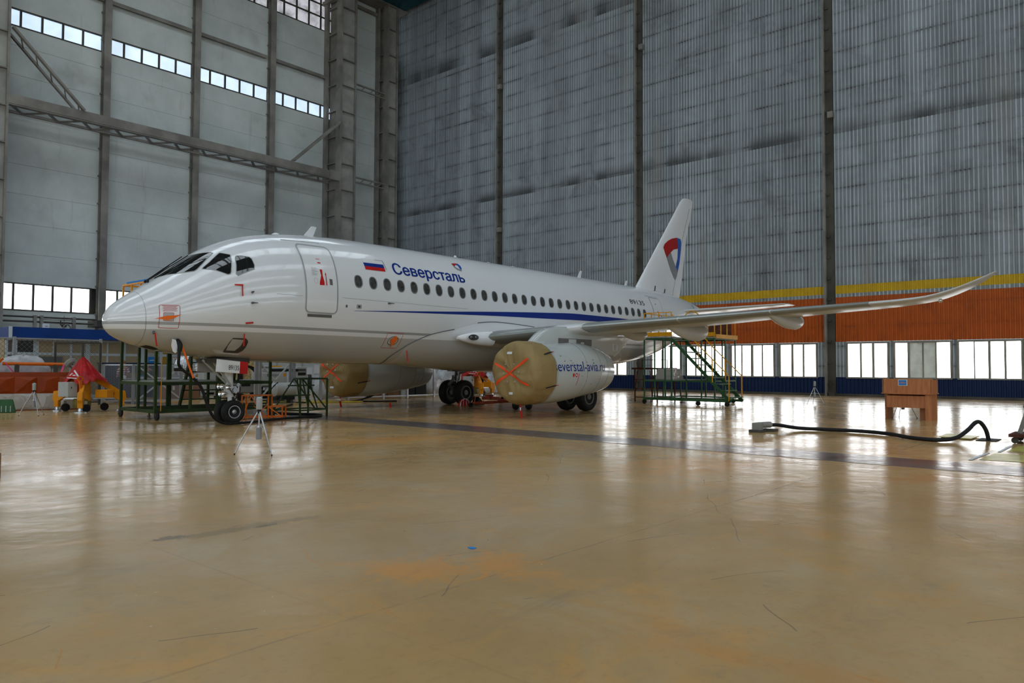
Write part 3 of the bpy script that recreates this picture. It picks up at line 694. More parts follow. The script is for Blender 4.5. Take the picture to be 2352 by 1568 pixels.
def band_outline(poly, w, off, fn=side):
    """closed ribbon of width w inside the outline poly on the skin"""
    n = len(poly); cx = sum(p[0] for p in poly) / n; cz = sum(p[1] for p in poly) / n; V = []; F = []
    for i in range(n):
        a, b = Vector(poly[i - 1]), Vector(poly[(i + 1) % n]); t = (b - a).normalized(); nn = Vector((-t.y, t.x)); p = Vector(poly[i])
        if nn.dot(Vector((cx, cz)) - p) < 0: nn = -nn
        V += [tuple(p), tuple(p + nn * w)]
    for i in range(n): j = (i + 1) % n; F.append((2 * i, 2 * j, 2 * j + 1, 2 * i + 1))
    return V, F
def dense(poly, L=.12):
    Q = []
    for i, p in enumerate(poly):
        q = poly[(i + 1) % len(poly)]; d = math.dist(p, q); k = max(1, int(d / L))
        Q += [(p[0] + (q[0] - p[0]) * t / k, p[1] + (q[1] - p[1]) * t / k) for t in range(k)]
    return Q
xs = [0.004, .015, .035, .07, .13, .2, .3, .42, .56, .72, .9, 1.1, 1.3, 1.5, 1.7, 1.9, 2.1, 2.3, 2.5, 2.75, 3, 3.3, 3.6, 4, 4.5, 5, 5.6] + [6.4 + .8 * k for k in range(17)] + [20 + .4 * k for k in range(25)] + [29.8, 30.05, 30.2, 30.3]
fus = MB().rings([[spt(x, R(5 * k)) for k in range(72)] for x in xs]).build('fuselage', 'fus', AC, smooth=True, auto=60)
TH = [0, 15, 30, 45, 60, 75, 90, 105, 120, 135, 150, 165, 180]
MB().tube([on(.63 + .08 * (t / 180) ** 2, R(t), .0) for t in range(-180, 181, 10)], .004, 5, 1).build('radome_seam', 'seam', fus, smooth=True)

# livery
def ribbon_stripe():
    up = [(5.98, 3.088), (7.5, 3.17), (9.06, 3.25), (12.1, 3.418), (14.5, 3.53), (16.7, 3.605), (18.8, 3.60), (20.9, 3.58)]
    lo = [(5.98, 3.08), (7.5, 3.135), (9.06, 3.183), (12.1, 3.269), (14.5, 3.313), (16.7, 3.359), (18.8, 3.387), (20.9, 3.57)]
    V = []; F = []; n = 90; m = 4
    for i in range(n + 1):
        x = 5.98 + (22.6 - 5.98) * i / n; a = interp(up, x); b = interp(lo, x)
        if x > 20.9: a = 3.58 - .08 * (x - 20.9); b = 3.57 - .08 * (x - 20.9)
        V += [(x, b + (a - b) * j / m) for j in range(m + 1)]
    for i in range(n):
        for j in range(m): k = i * (m + 1) + j; F.append((k, k + m + 1, k + m + 2, k + 1))
    return V, F
skin_decal('livery_stripe', *ribbon_stripe(), 'blue', .005, label='long blue swoosh below the cabin windows')
V, F = text_mesh('Северсталь', 3.02, .43)
n_ = len(V); V, F = [(u + a, w + b) for a, b in ((-.014, 0), (.014, 0), (0, -.006), (0, .007)) for u, w in V], [tuple(i + n_ * q for i in f) for q in range(4) for f in F]
# baseline falls, ends: the descender of the 'р' takes the lower share
skin_decal('airline_title', [(7.5 + u, 4.185 + w * 1.04 - 0.0 * u) for u, w in V], F, 'blue', .006, label='blue Cyrillic airline name')
SR = [(10.278, 4.928), (10.454, 4.957), (10.612, 4.96), (10.454, 4.904), (10.354, 4.836), (10.299, 4.882)]
SB = [(10.612, 4.96), (10.659, 4.896), (10.651, 4.814), (10.59, 4.728), (10.532, 4.785), (10.547, 4.883), (10.454, 4.904)]
SG = [(10.354, 4.836), (10.29, 4.873), (10.293, 4.79), (10.388, 4.714), (10.553, 4.677), (10.59, 4.728), (10.477, 4.763), (10.39, 4.801)]
emb = skin_decal('fuselage_emblem', *poly_mesh(SG), 'logogrey', .006)
skin_decal('red_sweep', *poly_mesh(SR), 'logored', .008, emb); skin_decal('blue_sweep', *poly_mesh(SB), 'logoblue', .007, emb)
fl = skin_decal('flag', *poly_mesh([(6.44, 4.415), (7.17, 4.42), (7.165, 4.53), (6.43, 4.52)]), 'blue', .006, label='white, blue and red tricolour flag')
skin_decal('red_stripe', *poly_mesh([(6.445, 4.31), (7.175, 4.315), (7.17, 4.42), (6.44, 4.415)]), 'red', .006, fl)
skin_decal('white_stripe', *poly_mesh([(6.43, 4.52), (7.165, 4.53), (7.16, 4.655), (6.42, 4.65)]), 'white', .006, fl)
skin_decal('flag_outline', *poly_mesh([(6.9, 4.655), (7.2, 4.665), (7.245, 4.38), (7.215, 4.38), (7.175, 4.64), (6.9, 4.635)], .08), 'markgrey', .007, fl)
V, F = text_mesh('89135', 1.27, .2)
skin_decal('registration', [(20.68 + u, 4.29 + w) for u, w in V], F, 'blackpaint', .007)
# cabin windows
OV = lambda cx, cz, a, b, n=20: [(cx + a * math.copysign(abs(math.cos(t)) ** .85, math.cos(t)), cz + b * math.copysign(abs(math.sin(t)) ** .85, math.sin(t))) for t in (2 * math.pi * k / n for k in range(n))]
for k in range(31):
    x = 6.113 + .5212 * k; cz = 3.926; P = OV(x, cz, .118, .160); V = [(x, cz)] + P; F = [(0, 1 + i, 1 + (i + 1) % 20) for i in range(20)]
    w = skin_decal('cabin_window', V, F, 'pane_cab', .003)
    A, B, C_ = OV(x, cz, .148, .188), OV(x + .004, cz, .126, .168), P; mb = MB()
    mb.rings([[side(u, z, .001) for u, z in A], [side(u, z, .010) for u, z in OV(x, cz, .143, .183)], [side(u, z, .010) for u, z in B], [side(u, z, .003) for u, z in C_]], caps=False)
    mb.build('window_frame', 'frame_cab', w, smooth=True)
# front door
D = dense(rounded(4.37, 5.40, 2.94, 4.86, .15), .12)
dr = skin_decal('front_door', *poly_mesh(rounded(4.40, 5.37, 2.97, 4.83, .13), .12), 'whitegloss', .004)
skin_decal('door_outline', *band_outline(D, .042, .006), 'markgrey', .007, dr)
skin_decal('sill_plate', *poly_mesh([(4.46, 2.92), (5.235, 2.925), (5.24, 2.85), (4.47, 2.845)]), 'pylongrey', .008, dr)
MB().tube([side(4.1 + .14 * k, 4.935 + .004 * k, .0) for k in range(9)], .012, 5, 1).build('rain_gutter', 'markgrey', AC, smooth=True)
skin_decal('handle_marking', *poly_mesh([(4.85, 4.14), (4.935, 4.145), (4.92, 3.98), (4.96, 3.80), (4.958, 3.715), (4.806, 3.71), (4.81, 3.78), (4.875, 3.98)]), 'red', .008, dr, label='red lever marking')
skin_decal('arrow_marking', *poly_mesh([(5.02, 4.08), (5.045, 4.0), (5.03, 4.0), (5.045, 3.715), (5.01, 3.715), (5.01, 4.0), (4.995, 4.0)]), 'red', .008, dr, label='thin red arrow')
skin_decal('door_handle', *poly_mesh([(5.125, 3.905), (5.22, 3.9), (5.222, 3.735), (5.128, 3.74)]), 'pylongrey', .008, dr)
skin_decal('viewing_port', *band_outline(OV(4.70, 3.82, .055, .075), .006, .008), 'markgrey', .008, dr)
skin_decal('exit_marking', *poly_mesh([(4.83, 4.345), (4.93, 4.345), (4.935, 4.315), (4.835, 4.315)]), 'red', .008, dr)
skin_decal('exit_marking', *poly_mesh([(4.81, 4.445), (4.93, 4.445), (4.93, 4.43), (4.81, 4.43)]), 'tagred', .008, dr)
mb_v = []; mb_f = []
for i in range(9): # tiny instruction lines
    a, b = 4.60, 4.60 + (.16, .2, .12, .18, .2, .1, .18, .16, .14)[i]; z = 4.17 - .026 * i; n = len(mb_v); mb_v += [(a, z), (b, z), (b, z + .008), (a, z + .008)]; mb_f.append((n, n + 1, n + 2, n + 3))
skin_decal('instruction_text', mb_v, mb_f, 'markgrey', .008, dr)
# aft door
ad = skin_decal('rear_door', *poly_mesh(rounded(22.68, 23.7, 2.95, 4.72, .1), .12), 'whitegloss', .004)
skin_decal('door_outline', *band_outline(dense(rounded(22.66, 23.72, 2.93, 4.74, .12)), .018, .006), 'seam', .007, ad)
skin_decal('handle_marking', *poly_mesh([(23.1, 4.12), (23.17, 4.12), (23.3, 3.6), (23.16, 3.6)]), 'red', .008, ad, label='red lever marking')
skin_decal('door_handle', *poly_mesh([(23.42, 3.95), (23.52, 3.95), (23.52, 3.78), (23.42, 3.78)]), 'pylongrey', .008, ad)
skin_decal('exit_marking', *poly_mesh([(23.05, 4.46), (23.13, 4.46), (23.13, 4.41), (23.05, 4.41)]), 'red', .008, ad)
MB().tube([side(22.45 + .15 * k, 4.79, .0) for k in range(9)], .009, 5, 1).build('rain_gutter', 'markgrey', AC, smooth=True)

# flight deck windows
def th_patch(poly, grid=.07):
    """(x, theta/60) polygon on the skin"""
    V, F = poly_mesh([(x, t / 60) for x, t in poly], grid); return V, F
fth = lambda u, w, off: on(u, R(w * 60), off)
def edge_tube(name, poly, r, m, parent, off=.004):
    P = dense(poly + [], .15); MB().tube([on(x, R(t), off) for x, t in dense([(p[0], p[1]) for p in poly], 3)] + [on(poly[0][0], R(poly[0][1]), off)], r, 5, 1).build(name, m, parent, smooth=True)
WS = [(1.10, 1.2), (1.17, 7.75), (1.30, 18), (1.426, 28.4), (1.61, 37.1), (1.74, 41.6), (1.80, 41.2), (1.934, 37.6), (2.10, 32.6), (2.30, 27.6), (2.28, 24), (2.18, 17.6), (2.08, 10), (2.02, 1.2)]
S1 = [(1.90, 44.0), (1.93, 42.5), (2.103, 39.2), (2.376, 32.7), (2.42, 32.3), (2.56, 39.4), (2.592, 41), (2.55, 50), (2.47, 61), (2.44, 63.2), (2.38, 63), (2.15, 53.5)]
S2 = [(2.70, 44.9), (2.82, 46.6), (2.99, 50.5), (3.03, 53), (3.05, 60), (3.02, 64.2), (2.80, 65.6), (2.60, 67), (2.565, 65), (2.62, 56), (2.66, 47)]
for sg in (1, -1):
    for nm, P in (('windscreen', WS), ('cockpit_side_window', S1), ('cockpit_side_window', S2)):
        Q = [(x, t * sg) for x, t in P]; V, F = th_patch(Q)
        o = skin_decal(nm, V, F, 'glass_dark', .004, fn=fth)
        cx = sum(p[0] for p in Q) / len(Q); ct = sum(p[1] for p in Q) / len(Q)
        MB().tube([on(x, R(t), .002) for x, t in Q + [Q[0]]], .011, 6, 1).build('window_seal', 'markgrey', o, smooth=True)
    pts = [(1.02, 2.5), (1.2, 3), (1.45, 4.5), (1.95, 6)]
    wp = MB().tube([on(x, R(t * sg * 1.0), .05) for x, t in pts], .013, 6, 3).tube([on(.98, R(4 * sg), .02), on(1.02, R(2.5 * sg), .06)], .03, 8, 1)
    wp.build('windscreen_wiper', 'black', AC, smooth=True)
    MB().tube([on(1.12 + .12 * k, R((6 + 2.2 * k) * sg), .025) for k in range(6)], .012, 6, 1).build('wiper_blade', 'black', AC, smooth=True)

# small fittings on the port side
sq = skin_decal('probe_marking', *band_outline(dense(rounded(.893, 1.30, 2.41, 2.96, .04)), .010, .006), 'tagred', .007, label='red outlined static port panel')
skin_decal('panel', *poly_mesh(rounded(.978, 1.17, 2.585, 2.776, .02)), 'cabinet', .008, sq)
skin_decal('panel_outline', *band_outline(dense(rounded(.972, 1.176, 2.58, 2.782, .02)), .008, .006), 'tagred', .010, sq)
tv, tf = [], []
for i in range(8):
    L = .30 - .03 * (i % 3); z = 2.935 - .018 * i; n = len(tv); tv += [(1.1 - L / 2, z), (1.1 + L / 2, z), (1.1 + L / 2, z + .006), (1.1 - L / 2, z + .006)]; tf.append((n, n + 1, n + 2, n + 3))
skin_decal('marking_text', tv, tf, 'tagred', .008, sq)
def port_tag(pts, m='tagred', w=.03):
    MB().tube(pts, [w, w * .9], 4, 2).build('remove_before_flight_tag', m, AC)
def covers(name, label, build):
    o = build(); o.name = name; o['label'] = label
skin_decal('static_port_cover', [(.80, 2.625), (.9, 2.632), (1.05, 2.60), (1.17, 2.645), (1.33, 2.745), (1.2, 2.715), (1.05, 2.705)], [(0, 1, 2, 3, 4, 5, 6)], 'tag', .02, label='orange cloth static port cover')
def pitot(x, z, dx=-.0, L=.22):
    a = side(x, z, 0); b = side(x, z, .09); MB().cone(a, b, .03, .022, 10).cone(b, (b[0] - L * .5, b[1] - .02, b[2]), .018, .01, 8).build('air_data_probe', 'seam', AC, smooth=True)
pitot(2.903, 3.371, L=.05); pitot(2.904, 3.105, L=-.22); pitot(7.18, 3.375, L=-.25); pitot(.833, 2.321, L=.05)
skin_decal('probe_cover', *poly_mesh([(2.482, 3.545), (2.69, 3.55), (2.68, 3.51), (2.49, 3.51)]), 'tagred', .03)
def ribbon(name, a, b, w, m):
    a, b = Vector(a), Vector(b); MB().bar(a, b, w, .006, up=(0, 1, 0)).build(name, m, AC)
ribbon('warning_ribbon', side(2.665, 3.53, .035), side(2.65, 3.25, .06), .03, 'tagred')
ribbon('warning_ribbon', side(.86, 2.32, .05), (.88, -.86, 1.98), .035, 'tagred')
ribbon('warning_ribbon', side(2.82, 2.36, .05), (2.82, -1.36, 2.02), .035, 'tagred')
ribbon('warning_ribbon', side(2.79, 2.60, .03), side(2.97, 2.63, .05), .045, 'red')
ribbon('warning_ribbon', (8.35, -1.2, 2.02), (8.36, -1.22, 1.66), .04, 'tagred')
skin_decal('outflow_marking', *band_outline(dense([(7.32, 2.532), (7.94, 2.531), (7.92, 2.08), (7.30, 2.084)]), .012, .006), 'tagred', .007)
ring = skin_decal('valve_ring', *band_outline(OV(7.63, 2.30, .2, .13), .02, .0), 'brass', .008)
skin_decal('valve_cover', *poly_mesh([(7.655, 2.46), (7.50, 2.33), (7.60, 2.22), (7.645, 2.12), (7.73, 2.25), (7.76, 2.38)], .06), 'tag', .025, label='orange valve cover')
skin_decal('service_port', *poly_mesh(OV(5.69, 3.197, .035, .04)), 'seam', .006)
skin_decal('service_panel', *poly_mesh(rounded(6.03, 6.21, 3.15, 3.27, .03)), 'markgrey', .006)
skin_decal('service_port', *poly_mesh(OV(6.12, 3.21, .04, .035)), 'steel_dark', .009)
for P in ([(3.55, 3.38), (4.3, 3.37)], [(5.55, 3.42), (10.5, 3.42)]):
    n = 24; MB().tube([side(P[0][0] + (P[1][0] - P[0][0]) * k / n, P[0][1], -.001) for k in range(n + 1)], .0035, 4, 1).build('skin_seam', 'seam', AC)
# avionics bay door, open: flat dark patch painted for its shaded inside, paler patch within
H_ = [(128.4, 2.60), (129, 2.93), (131.3, 3.0), (134, 3.04), (142, 3.06), (148, 3.05), (153, 2.98), (153, 2.64), (151.6, 2.58), (146, 2.56), (136, 2.56)]
hv, hf = poly_mesh([(x, t / 60) for t, x in H_], .07); hb = skin_decal('service_hatch', hv, hf, 'steel_dark', .004, fn=fth, label='open belly hatch')
hv, hf = poly_mesh([(2.60, 130 / 60), (2.9, 131 / 60), (2.9, 140 / 60), (2.84, 148 / 60), (2.62, 148 / 60), (2.58, 140 / 60)], .07); skin_decal('hatch_liner', hv, hf, 'cabinet', .008, hb, fn=fth)
hv, hf = poly_mesh([(.80, 175 / 60), (.85, 160 / 60), (1.0, 160 / 60), (1.17, 166 / 60), (1.17, 176 / 60), (1.0, 177 / 60)], .06); skin_decal('intake_opening', hv, hf, 'black', .006, fn=fth)
# ground power socket: open flap, plug; the cable itself is a thing of its own
MB().prism([(1.22, 2.16), (1.30, 2.14), (1.36, 2.0), (1.36, 1.88), (1.30, 1.82), (1.24, 1.86), (1.20, 2.0)], -.92, -.90).build('socket_flap', 'white', AC)
hv, hf = poly_mesh([(1.27, 134 / 60), (1.42, 134 / 60), (1.42, 141 / 60), (1.30, 142 / 60)], .05); skin_decal('power_socket', hv, hf, 'black', .01, fn=fth)
# crown: aerials and lamps
def blade(x, z, h, c, rake, name='aerial'):
    MB().prism([(x, z - .05), (x + c, z - .05), (x + c * .8 + rake, z + h), (x + rake * .9 + c * .35, z + h)], -.015, .015).build(name, 'white', AC, bevel=.006)
blade(5.35, 5.30, .33, .34, .22); blade(18.9, 5.34, .34, .26, .16); blade(22.6, 5.33, .26, .22, .14)
for x in (4.5, 11.6, 13.3, 14.7): MB().lathe([(-.05, .12), (0, .12), (.03, .09), (.05, .04)], (x, 0, interp(TOP, x) + .0), 'z', 16).build('crown_fairing', 'white', AC, smooth=True)
MB().lathe([(0, .05), (.05, .05), (.08, .03)], (11.6, 0, 5.38), 'z', 10).build('beacon_lamp', 'white', AC, smooth=True)

# belly fairing under the wing
BU = [(8.03, 172), (8.3, 131), (9.02, 118.4), (9.99, 111.5), (11, 104), (12, 101.4), (14, 103), (16, 106), (18, 112), (19.5, 122), (20.6, 138), (21.4, 172)]
BG = [(8.03, 0), (9, .03), (10, .10), (11, .17), (12.3, .23), (14, .25), (17, .24), (18.5, .18), (20, .08), (21.4, 0)]
rg = []
for k in range(54):
    x = 8.03 + 13.37 * k / 53; u = interp(BU, x); g = interp(BG, x); row = []
    for j in range(41):
        t = u + (360 - 2 * u) * j / 40; e = max(0, min(1, min(t - u, 360 - u - t) / 26)) ** .75 if u < 170 else 0
        row.append(on(x, R(t), .004 + g * e))
    rg.append(row)
MB().rings(rg, close=False).build('wing_body_fairing', 'fairp', AC, smooth=True, auto=60)
for P in ([(8.03, 171.4), (7.95, 160), (7.912, 150.4), (8.03, 141), (8.292, 131), (8.6, 124.5), (9.023, 118.4), (9.5, 114.5), (9.987, 111.5)], [(11.01, 103.3), (11.67, 101.4), (12.3, 101.3), (12.95, 102.0), (13.98, 103.6)]):
    MB().tube([on(x, R(t), .012) for x, t in P], .013, 6, 3).build('fairing_seal', 'seam', AC, smooth=True)

# ---- lifting surfaces
AF = [(1, .0), (.9, .09), (.75, .24), (.6, .37), (.45, .46), (.3, .5), (.2, .48), (.12, .41), (.06, .32), (.025, .21), (.008, .12), (0, 0)]
AFP = [(t, h) for t, h in AF] + [(t, -h * .85) for t, h in AF[::-1][1:-1]]
def foil(sec, pts=AFP, grow=0.0):
    """sec: (le point, chord, thickness, up vector)"""
    le, c, th, up = sec; le = Vector(le); up = Vector(up).normalized()
    return [tuple(le + Vector((1, 0, 0)) * (t * c) + up * (h * th + math.copysign(grow, h))) for t, h in pts]
def part_foil(sec, t0, t1, grow):
    """closed section of a strip of the chord"""
    le, c, th, up = sec; le = Vector(le); up = Vector(up).normalized()
    def hh(t, lower):
        for i in range(len(AF) - 1):
            if AF[i + 1][0] <= t <= AF[i][0]:
                k = (t - AF[i + 1][0]) / (AF[i][0] - AF[i + 1][0]); v = AF[i + 1][1] + k * (AF[i][1] - AF[i + 1][1]); return -v * .85 if lower else v
        return 0
    T = [t1 - (t1 - t0) * k / 6 for k in range(7)] if t0 > 0 else [t1, t1 * .75, t1 * .5, t1 * .3, t1 * .15, t1 * .05, 0]
    up_ = [(t, hh(t, 0)) for t in T]; lo_ = [(t, hh(t, 1)) for t in T[::-1]]
    if t0 == 0: lo_ = lo_[1:]
    P = []
    for i, (t, h) in enumerate(up_ + lo_):
        s_ = 1 if i < len(up_) else -1
        P.append(tuple(le + Vector((1, 0, 0)) * (t * c - (grow if t == 0 else 0)) + up * (h * th + s_ * grow)))
    return P
WY = [(1.5, 10.53, 5.75, 2.44, .62), (2.2, 10.91, 5.35, 2.50, .58), (5.0, 12.36, 4.0, 2.80, .42), (8.0, 13.92, 3.22, 3.05, .31), (11.0, 15.47, 2.45, 3.30, .22), (13.0, 16.50, 1.95, 3.47, .17), (13.7, 16.92, 1.68, 3.58, .14), (14.2, 17.35, 1.42, 3.76, .11), (14.6, 17.85, 1.15, 3.98, .08), (14.9, 18.5, .85, 4.22, .06), (15.1, 19.35, .38, 4.46, .03)]
def wsec(y, sg):
    T = lambda i: [(r[0], r[i]) for r in WY]
    x, c, z, th = (interp(T(i), y) for i in (1, 2, 3, 4)); dz = (interp(T(3), y + .02) - interp(T(3), y - .02)) / .04
    return ((x, sg * y, z), c, th, (0, -sg * dz, 1))
for sg, sd in ((-1, 'port'), (1, 'starboard')):
    ys = [1.5, 2.2, 3, 4, 5, 6, 7, 8, 9, 10, 11, 12, 13, 13.4, 13.7, 13.95, 14.2, 14.4, 14.6, 14.75, 14.9, 15.0, 15.1]
    W_ = MB().rings([foil(wsec(y, sg)) for y in ys]).build('wing', 'wing', AC, smooth=True, auto=50, label='near wing with upturned tip' if sg < 0 else 'far wing')
    for a, b in ((2.15, 4.05), (4.95, 7.55), (7.58, 9.95), (9.98, 12.4)):
        MB().rings([part_foil(wsec(a + (b - a) * k / 4, sg), 0, .14, .006) for k in range(5)]).build('slat', 'slat', W_, smooth=True, auto=50)
    MB().rings([part_foil(wsec(4.1 + .8 * k / 2, sg), 0, .1, .012) for k in range(3)]).build('pylon_cap', 'whitegloss', W_, smooth=True, auto=50)
    for a, b, nm in ((2.3, 5.9, 'flap'), (5.95, 9.9, 'flap'), (9.95, 12.9, 'aileron')):
        MB().rings([part_foil(wsec(a + (b - a) * k / 4, sg), .74, .995, .004) for k in range(5)]).build(nm, 'wing', W_, smooth=True, auto=50)
    MB().lathe([(-.1, .015), (-.06, .05), (0, .06), (.06, .05), (.1, .01)], (17.75, sg * 13.95, 3.52), 'x', 12).build('wingtip_lamp', 'lens', W_, smooth=True)
    # flap track fairings
    for y, xa, xb, dz in ((6.9, 14.1, 16.95, .54), (9.85, 15.0, 17.85, .44), (4.95, 14.5, 16.2, .34)):
        z0 = wsec(y, sg)[0][2]; rg = []
        for k in range(13):
            t = k / 12; d = dz * math.sin(math.pi * .5 * min(1, (t + .02) / .72)) ** .85 * (1 if t < .8 else 1 - .3 * ((t - .8) / .2) ** 2); hw = .17 * min(1, (t + .01) / .35) ** .5 * (1 if t < .8 else 1 - .35 * ((t - .8) / .2) ** 2)
            rg.append([(xa + (xb - xa) * t, sg * y + hw * math.cos(a) * .9, z0 - .04 + .05 - d * (.5 - .5 * math.sin(a))) for a in (2 * math.pi * j / 20 for j in range(20))])
        MB().rings(rg).build('flap_track_fairing', 'wing', W_, smooth=True, auto=60)
# landing light in the wing root
rg = []
for k in range(9):
    t = k / 8; rr_ = .25 * math.sin(math.pi * (.03 + .47 * t)) ** .7
    rg.append([(9.98 + 1.2 * t, -1.76 - .34 * t + rr_ * .9 * math.cos(a), 2.46 + rr_ * math.sin(a)) for a in (2 * math.pi * j / 20 for j in range(20))])
lr = MB().rings(rg).build('wing_root_fairing', 'whitegloss', AC, smooth=True)
MB().rings([[(10.20 + .33 * (.5 + .5 * math.cos(a)) - .02 * q, -2.02 - .13 * (.5 + .5 * math.cos(a)) - .035 + .02 * q, 2.475 + (.095 - .02 * q) * math.sin(a)) for a in (2 * math.pi * j / 20 for j in range(20))] for q in (0, .4)]).build('landing_light_glass', 'glass_dark', lr, smooth=True)
for x in (10.3, 10.45): MB().lathe([(0, .05), (.02, .055), (.03, .03)], (x, -2.11 - (x - 10.3) * .4, 2.475), 'y', 12).build('landing_lamp', 'lens', lr, smooth=True)
# fin
FZ = [(4.9, 23.25, 4.65, .5), (5.2, 23.5, 4.42, .48), (5.6, 23.86, 4.18, .44), (7, 25.13, 3.25, .33), (8.5, 26.5, 2.25, .24), (9.6, 27.5, 1.68, .18), (10.1, 27.95, 1.4, .14), (10.32, 28.18, 1.2, .11), (10.44, 28.42, .95, .07), (10.49, 28.7, .62, .03)]
def fsec_(z):
    T = lambda i: [(r[0], r[i]) for r in FZ]
    return ((interp(T(1), z), 0, z), interp(T(2), z), interp(T(3), z), (0, -1, 0))
SYM = AF + [(t, -h) for t, h in AF[::-1][1:-1]]
fin = MB().rings([foil(fsec_(z), SYM) for z in (4.9, 5.2, 5.6, 6.2, 7, 7.8, 8.5, 9.2, 9.6, 10.1, 10.22, 10.32, 10.39, 10.44, 10.49)]).build('tail_fin', 'whitegloss', AC, smooth=True, auto=50)
rd = MB()
for sgn in (-1, 1):
    P = []
    for z in [5.12 + .1 * k for k in range(49)]:
        le, c, th, up = fsec_(z); P.append([(le[0] + t * c, sgn * (h * th + .005), z) for t, h in ((.80, .18), (.86, .125), (.93, .06), (1.0, .0))])
    rd.rings(P, close=False)
rd.build('rudder', 'whitegloss', fin, smooth=True)
MB().tube([(fsec_(z)[0][0] + .795 * fsec_(z)[1], -.19 * fsec_(z)[2] - .003, z) for z in (5.1, 6, 7, 8, 9, 9.95)], .008, 5, 2).build('hinge_line', 'seam', fin)
def fin_side(u, w, off):
    le, c, th, up = fsec_(w); t = (u - le[0]) / c; v = 0
    for i in range(len(AF) - 1):
        if AF[i + 1][0] <= t <= AF[i][0]: v = AF[i + 1][1] + (t - AF[i + 1][0]) / (AF[i][0] - AF[i + 1][0]) * (AF[i][1] - AF[i + 1][1])
    return (u, -(v * th + .006) - off, w)
LR = [(26.04, 7.54), (26.18, 7.73), (26.51, 7.94), (26.91, 8.1), (27.46, 8.22), (27.58, 7.96), (27.61, 7.67), (27.08, 7.56), (26.77, 7.38), (26.51, 7.21), (26.34, 7.05), (26.17, 7.28)]
LB = [(27.46, 8.22), (27.91, 8.21), (28.01, 8.08), (28.0, 7.67), (27.84, 6.96), (27.64, 6.48), (27.43, 6.63), (27.36, 6.71), (27.58, 7.16), (27.61, 7.67), (27.58, 7.96)]
LG = [(26.34, 7.05), (26.51, 7.21), (26.77, 7.38), (27.02, 7.04), (27.36, 6.71), (27.48, 6.62), (27.64, 6.48), (27.51, 6.21), (27.34, 6.01), (27.13, 6.14), (26.79, 6.45), (26.51, 6.79)]
te = skin_decal('tail_emblem', *poly_mesh(LR, .15), 'logored', .006, AC, fn=fin_side)
skin_decal('blue_sweep', *poly_mesh(LB, .15), 'logoblue', .006, te, fn=fin_side); skin_decal('grey_sweep', *poly_mesh(LG, .15), 'logogrey', .007, te, fn=fin_side)
for x, z in ((24.98, 5.25), (26.0, 5.18)): skin_decal('stabiliser_slot', *poly_mesh([(x - .03, z), (x + .07, z), (x + .15, z + .28), (x + .05, z + .28)]), 'steel_dark', .006, fin, fn=fin_side)
skin_decal('exhaust_slot', *poly_mesh([(28.08, 4.78), (28.2, 4.76), (28.38, 4.55), (28.28, 4.55)]), 'steel_dark', .006)
MB().lathe([(-.05, .235), (0, .22), (.06, .15), (.02, .12), (-.2, .11)], (30.3, 0, 4.42), 'x', 20).build('exhaust_nozzle', 'steel_dark', AC, smooth=True)
for sg in (-1, 1):
    hs = [((26.35 + (y - .5) * .62, sg * y, 4.33 + (y - .5) * .075), 2.75 - (y - .5) * .30, .28 - (y - .5) * .035, (0, -sg * .075, 1)) for y in (.5, 1.5, 2.6, 3.7, 4.6, 4.9)] + [((29.25, sg * 5.08, 4.68), 1.1, .05, (0, 0, 1))]
    MB().rings([foil(s_) for s_ in hs]).build('tailplane', 'wing', AC, smooth=True, auto=50)

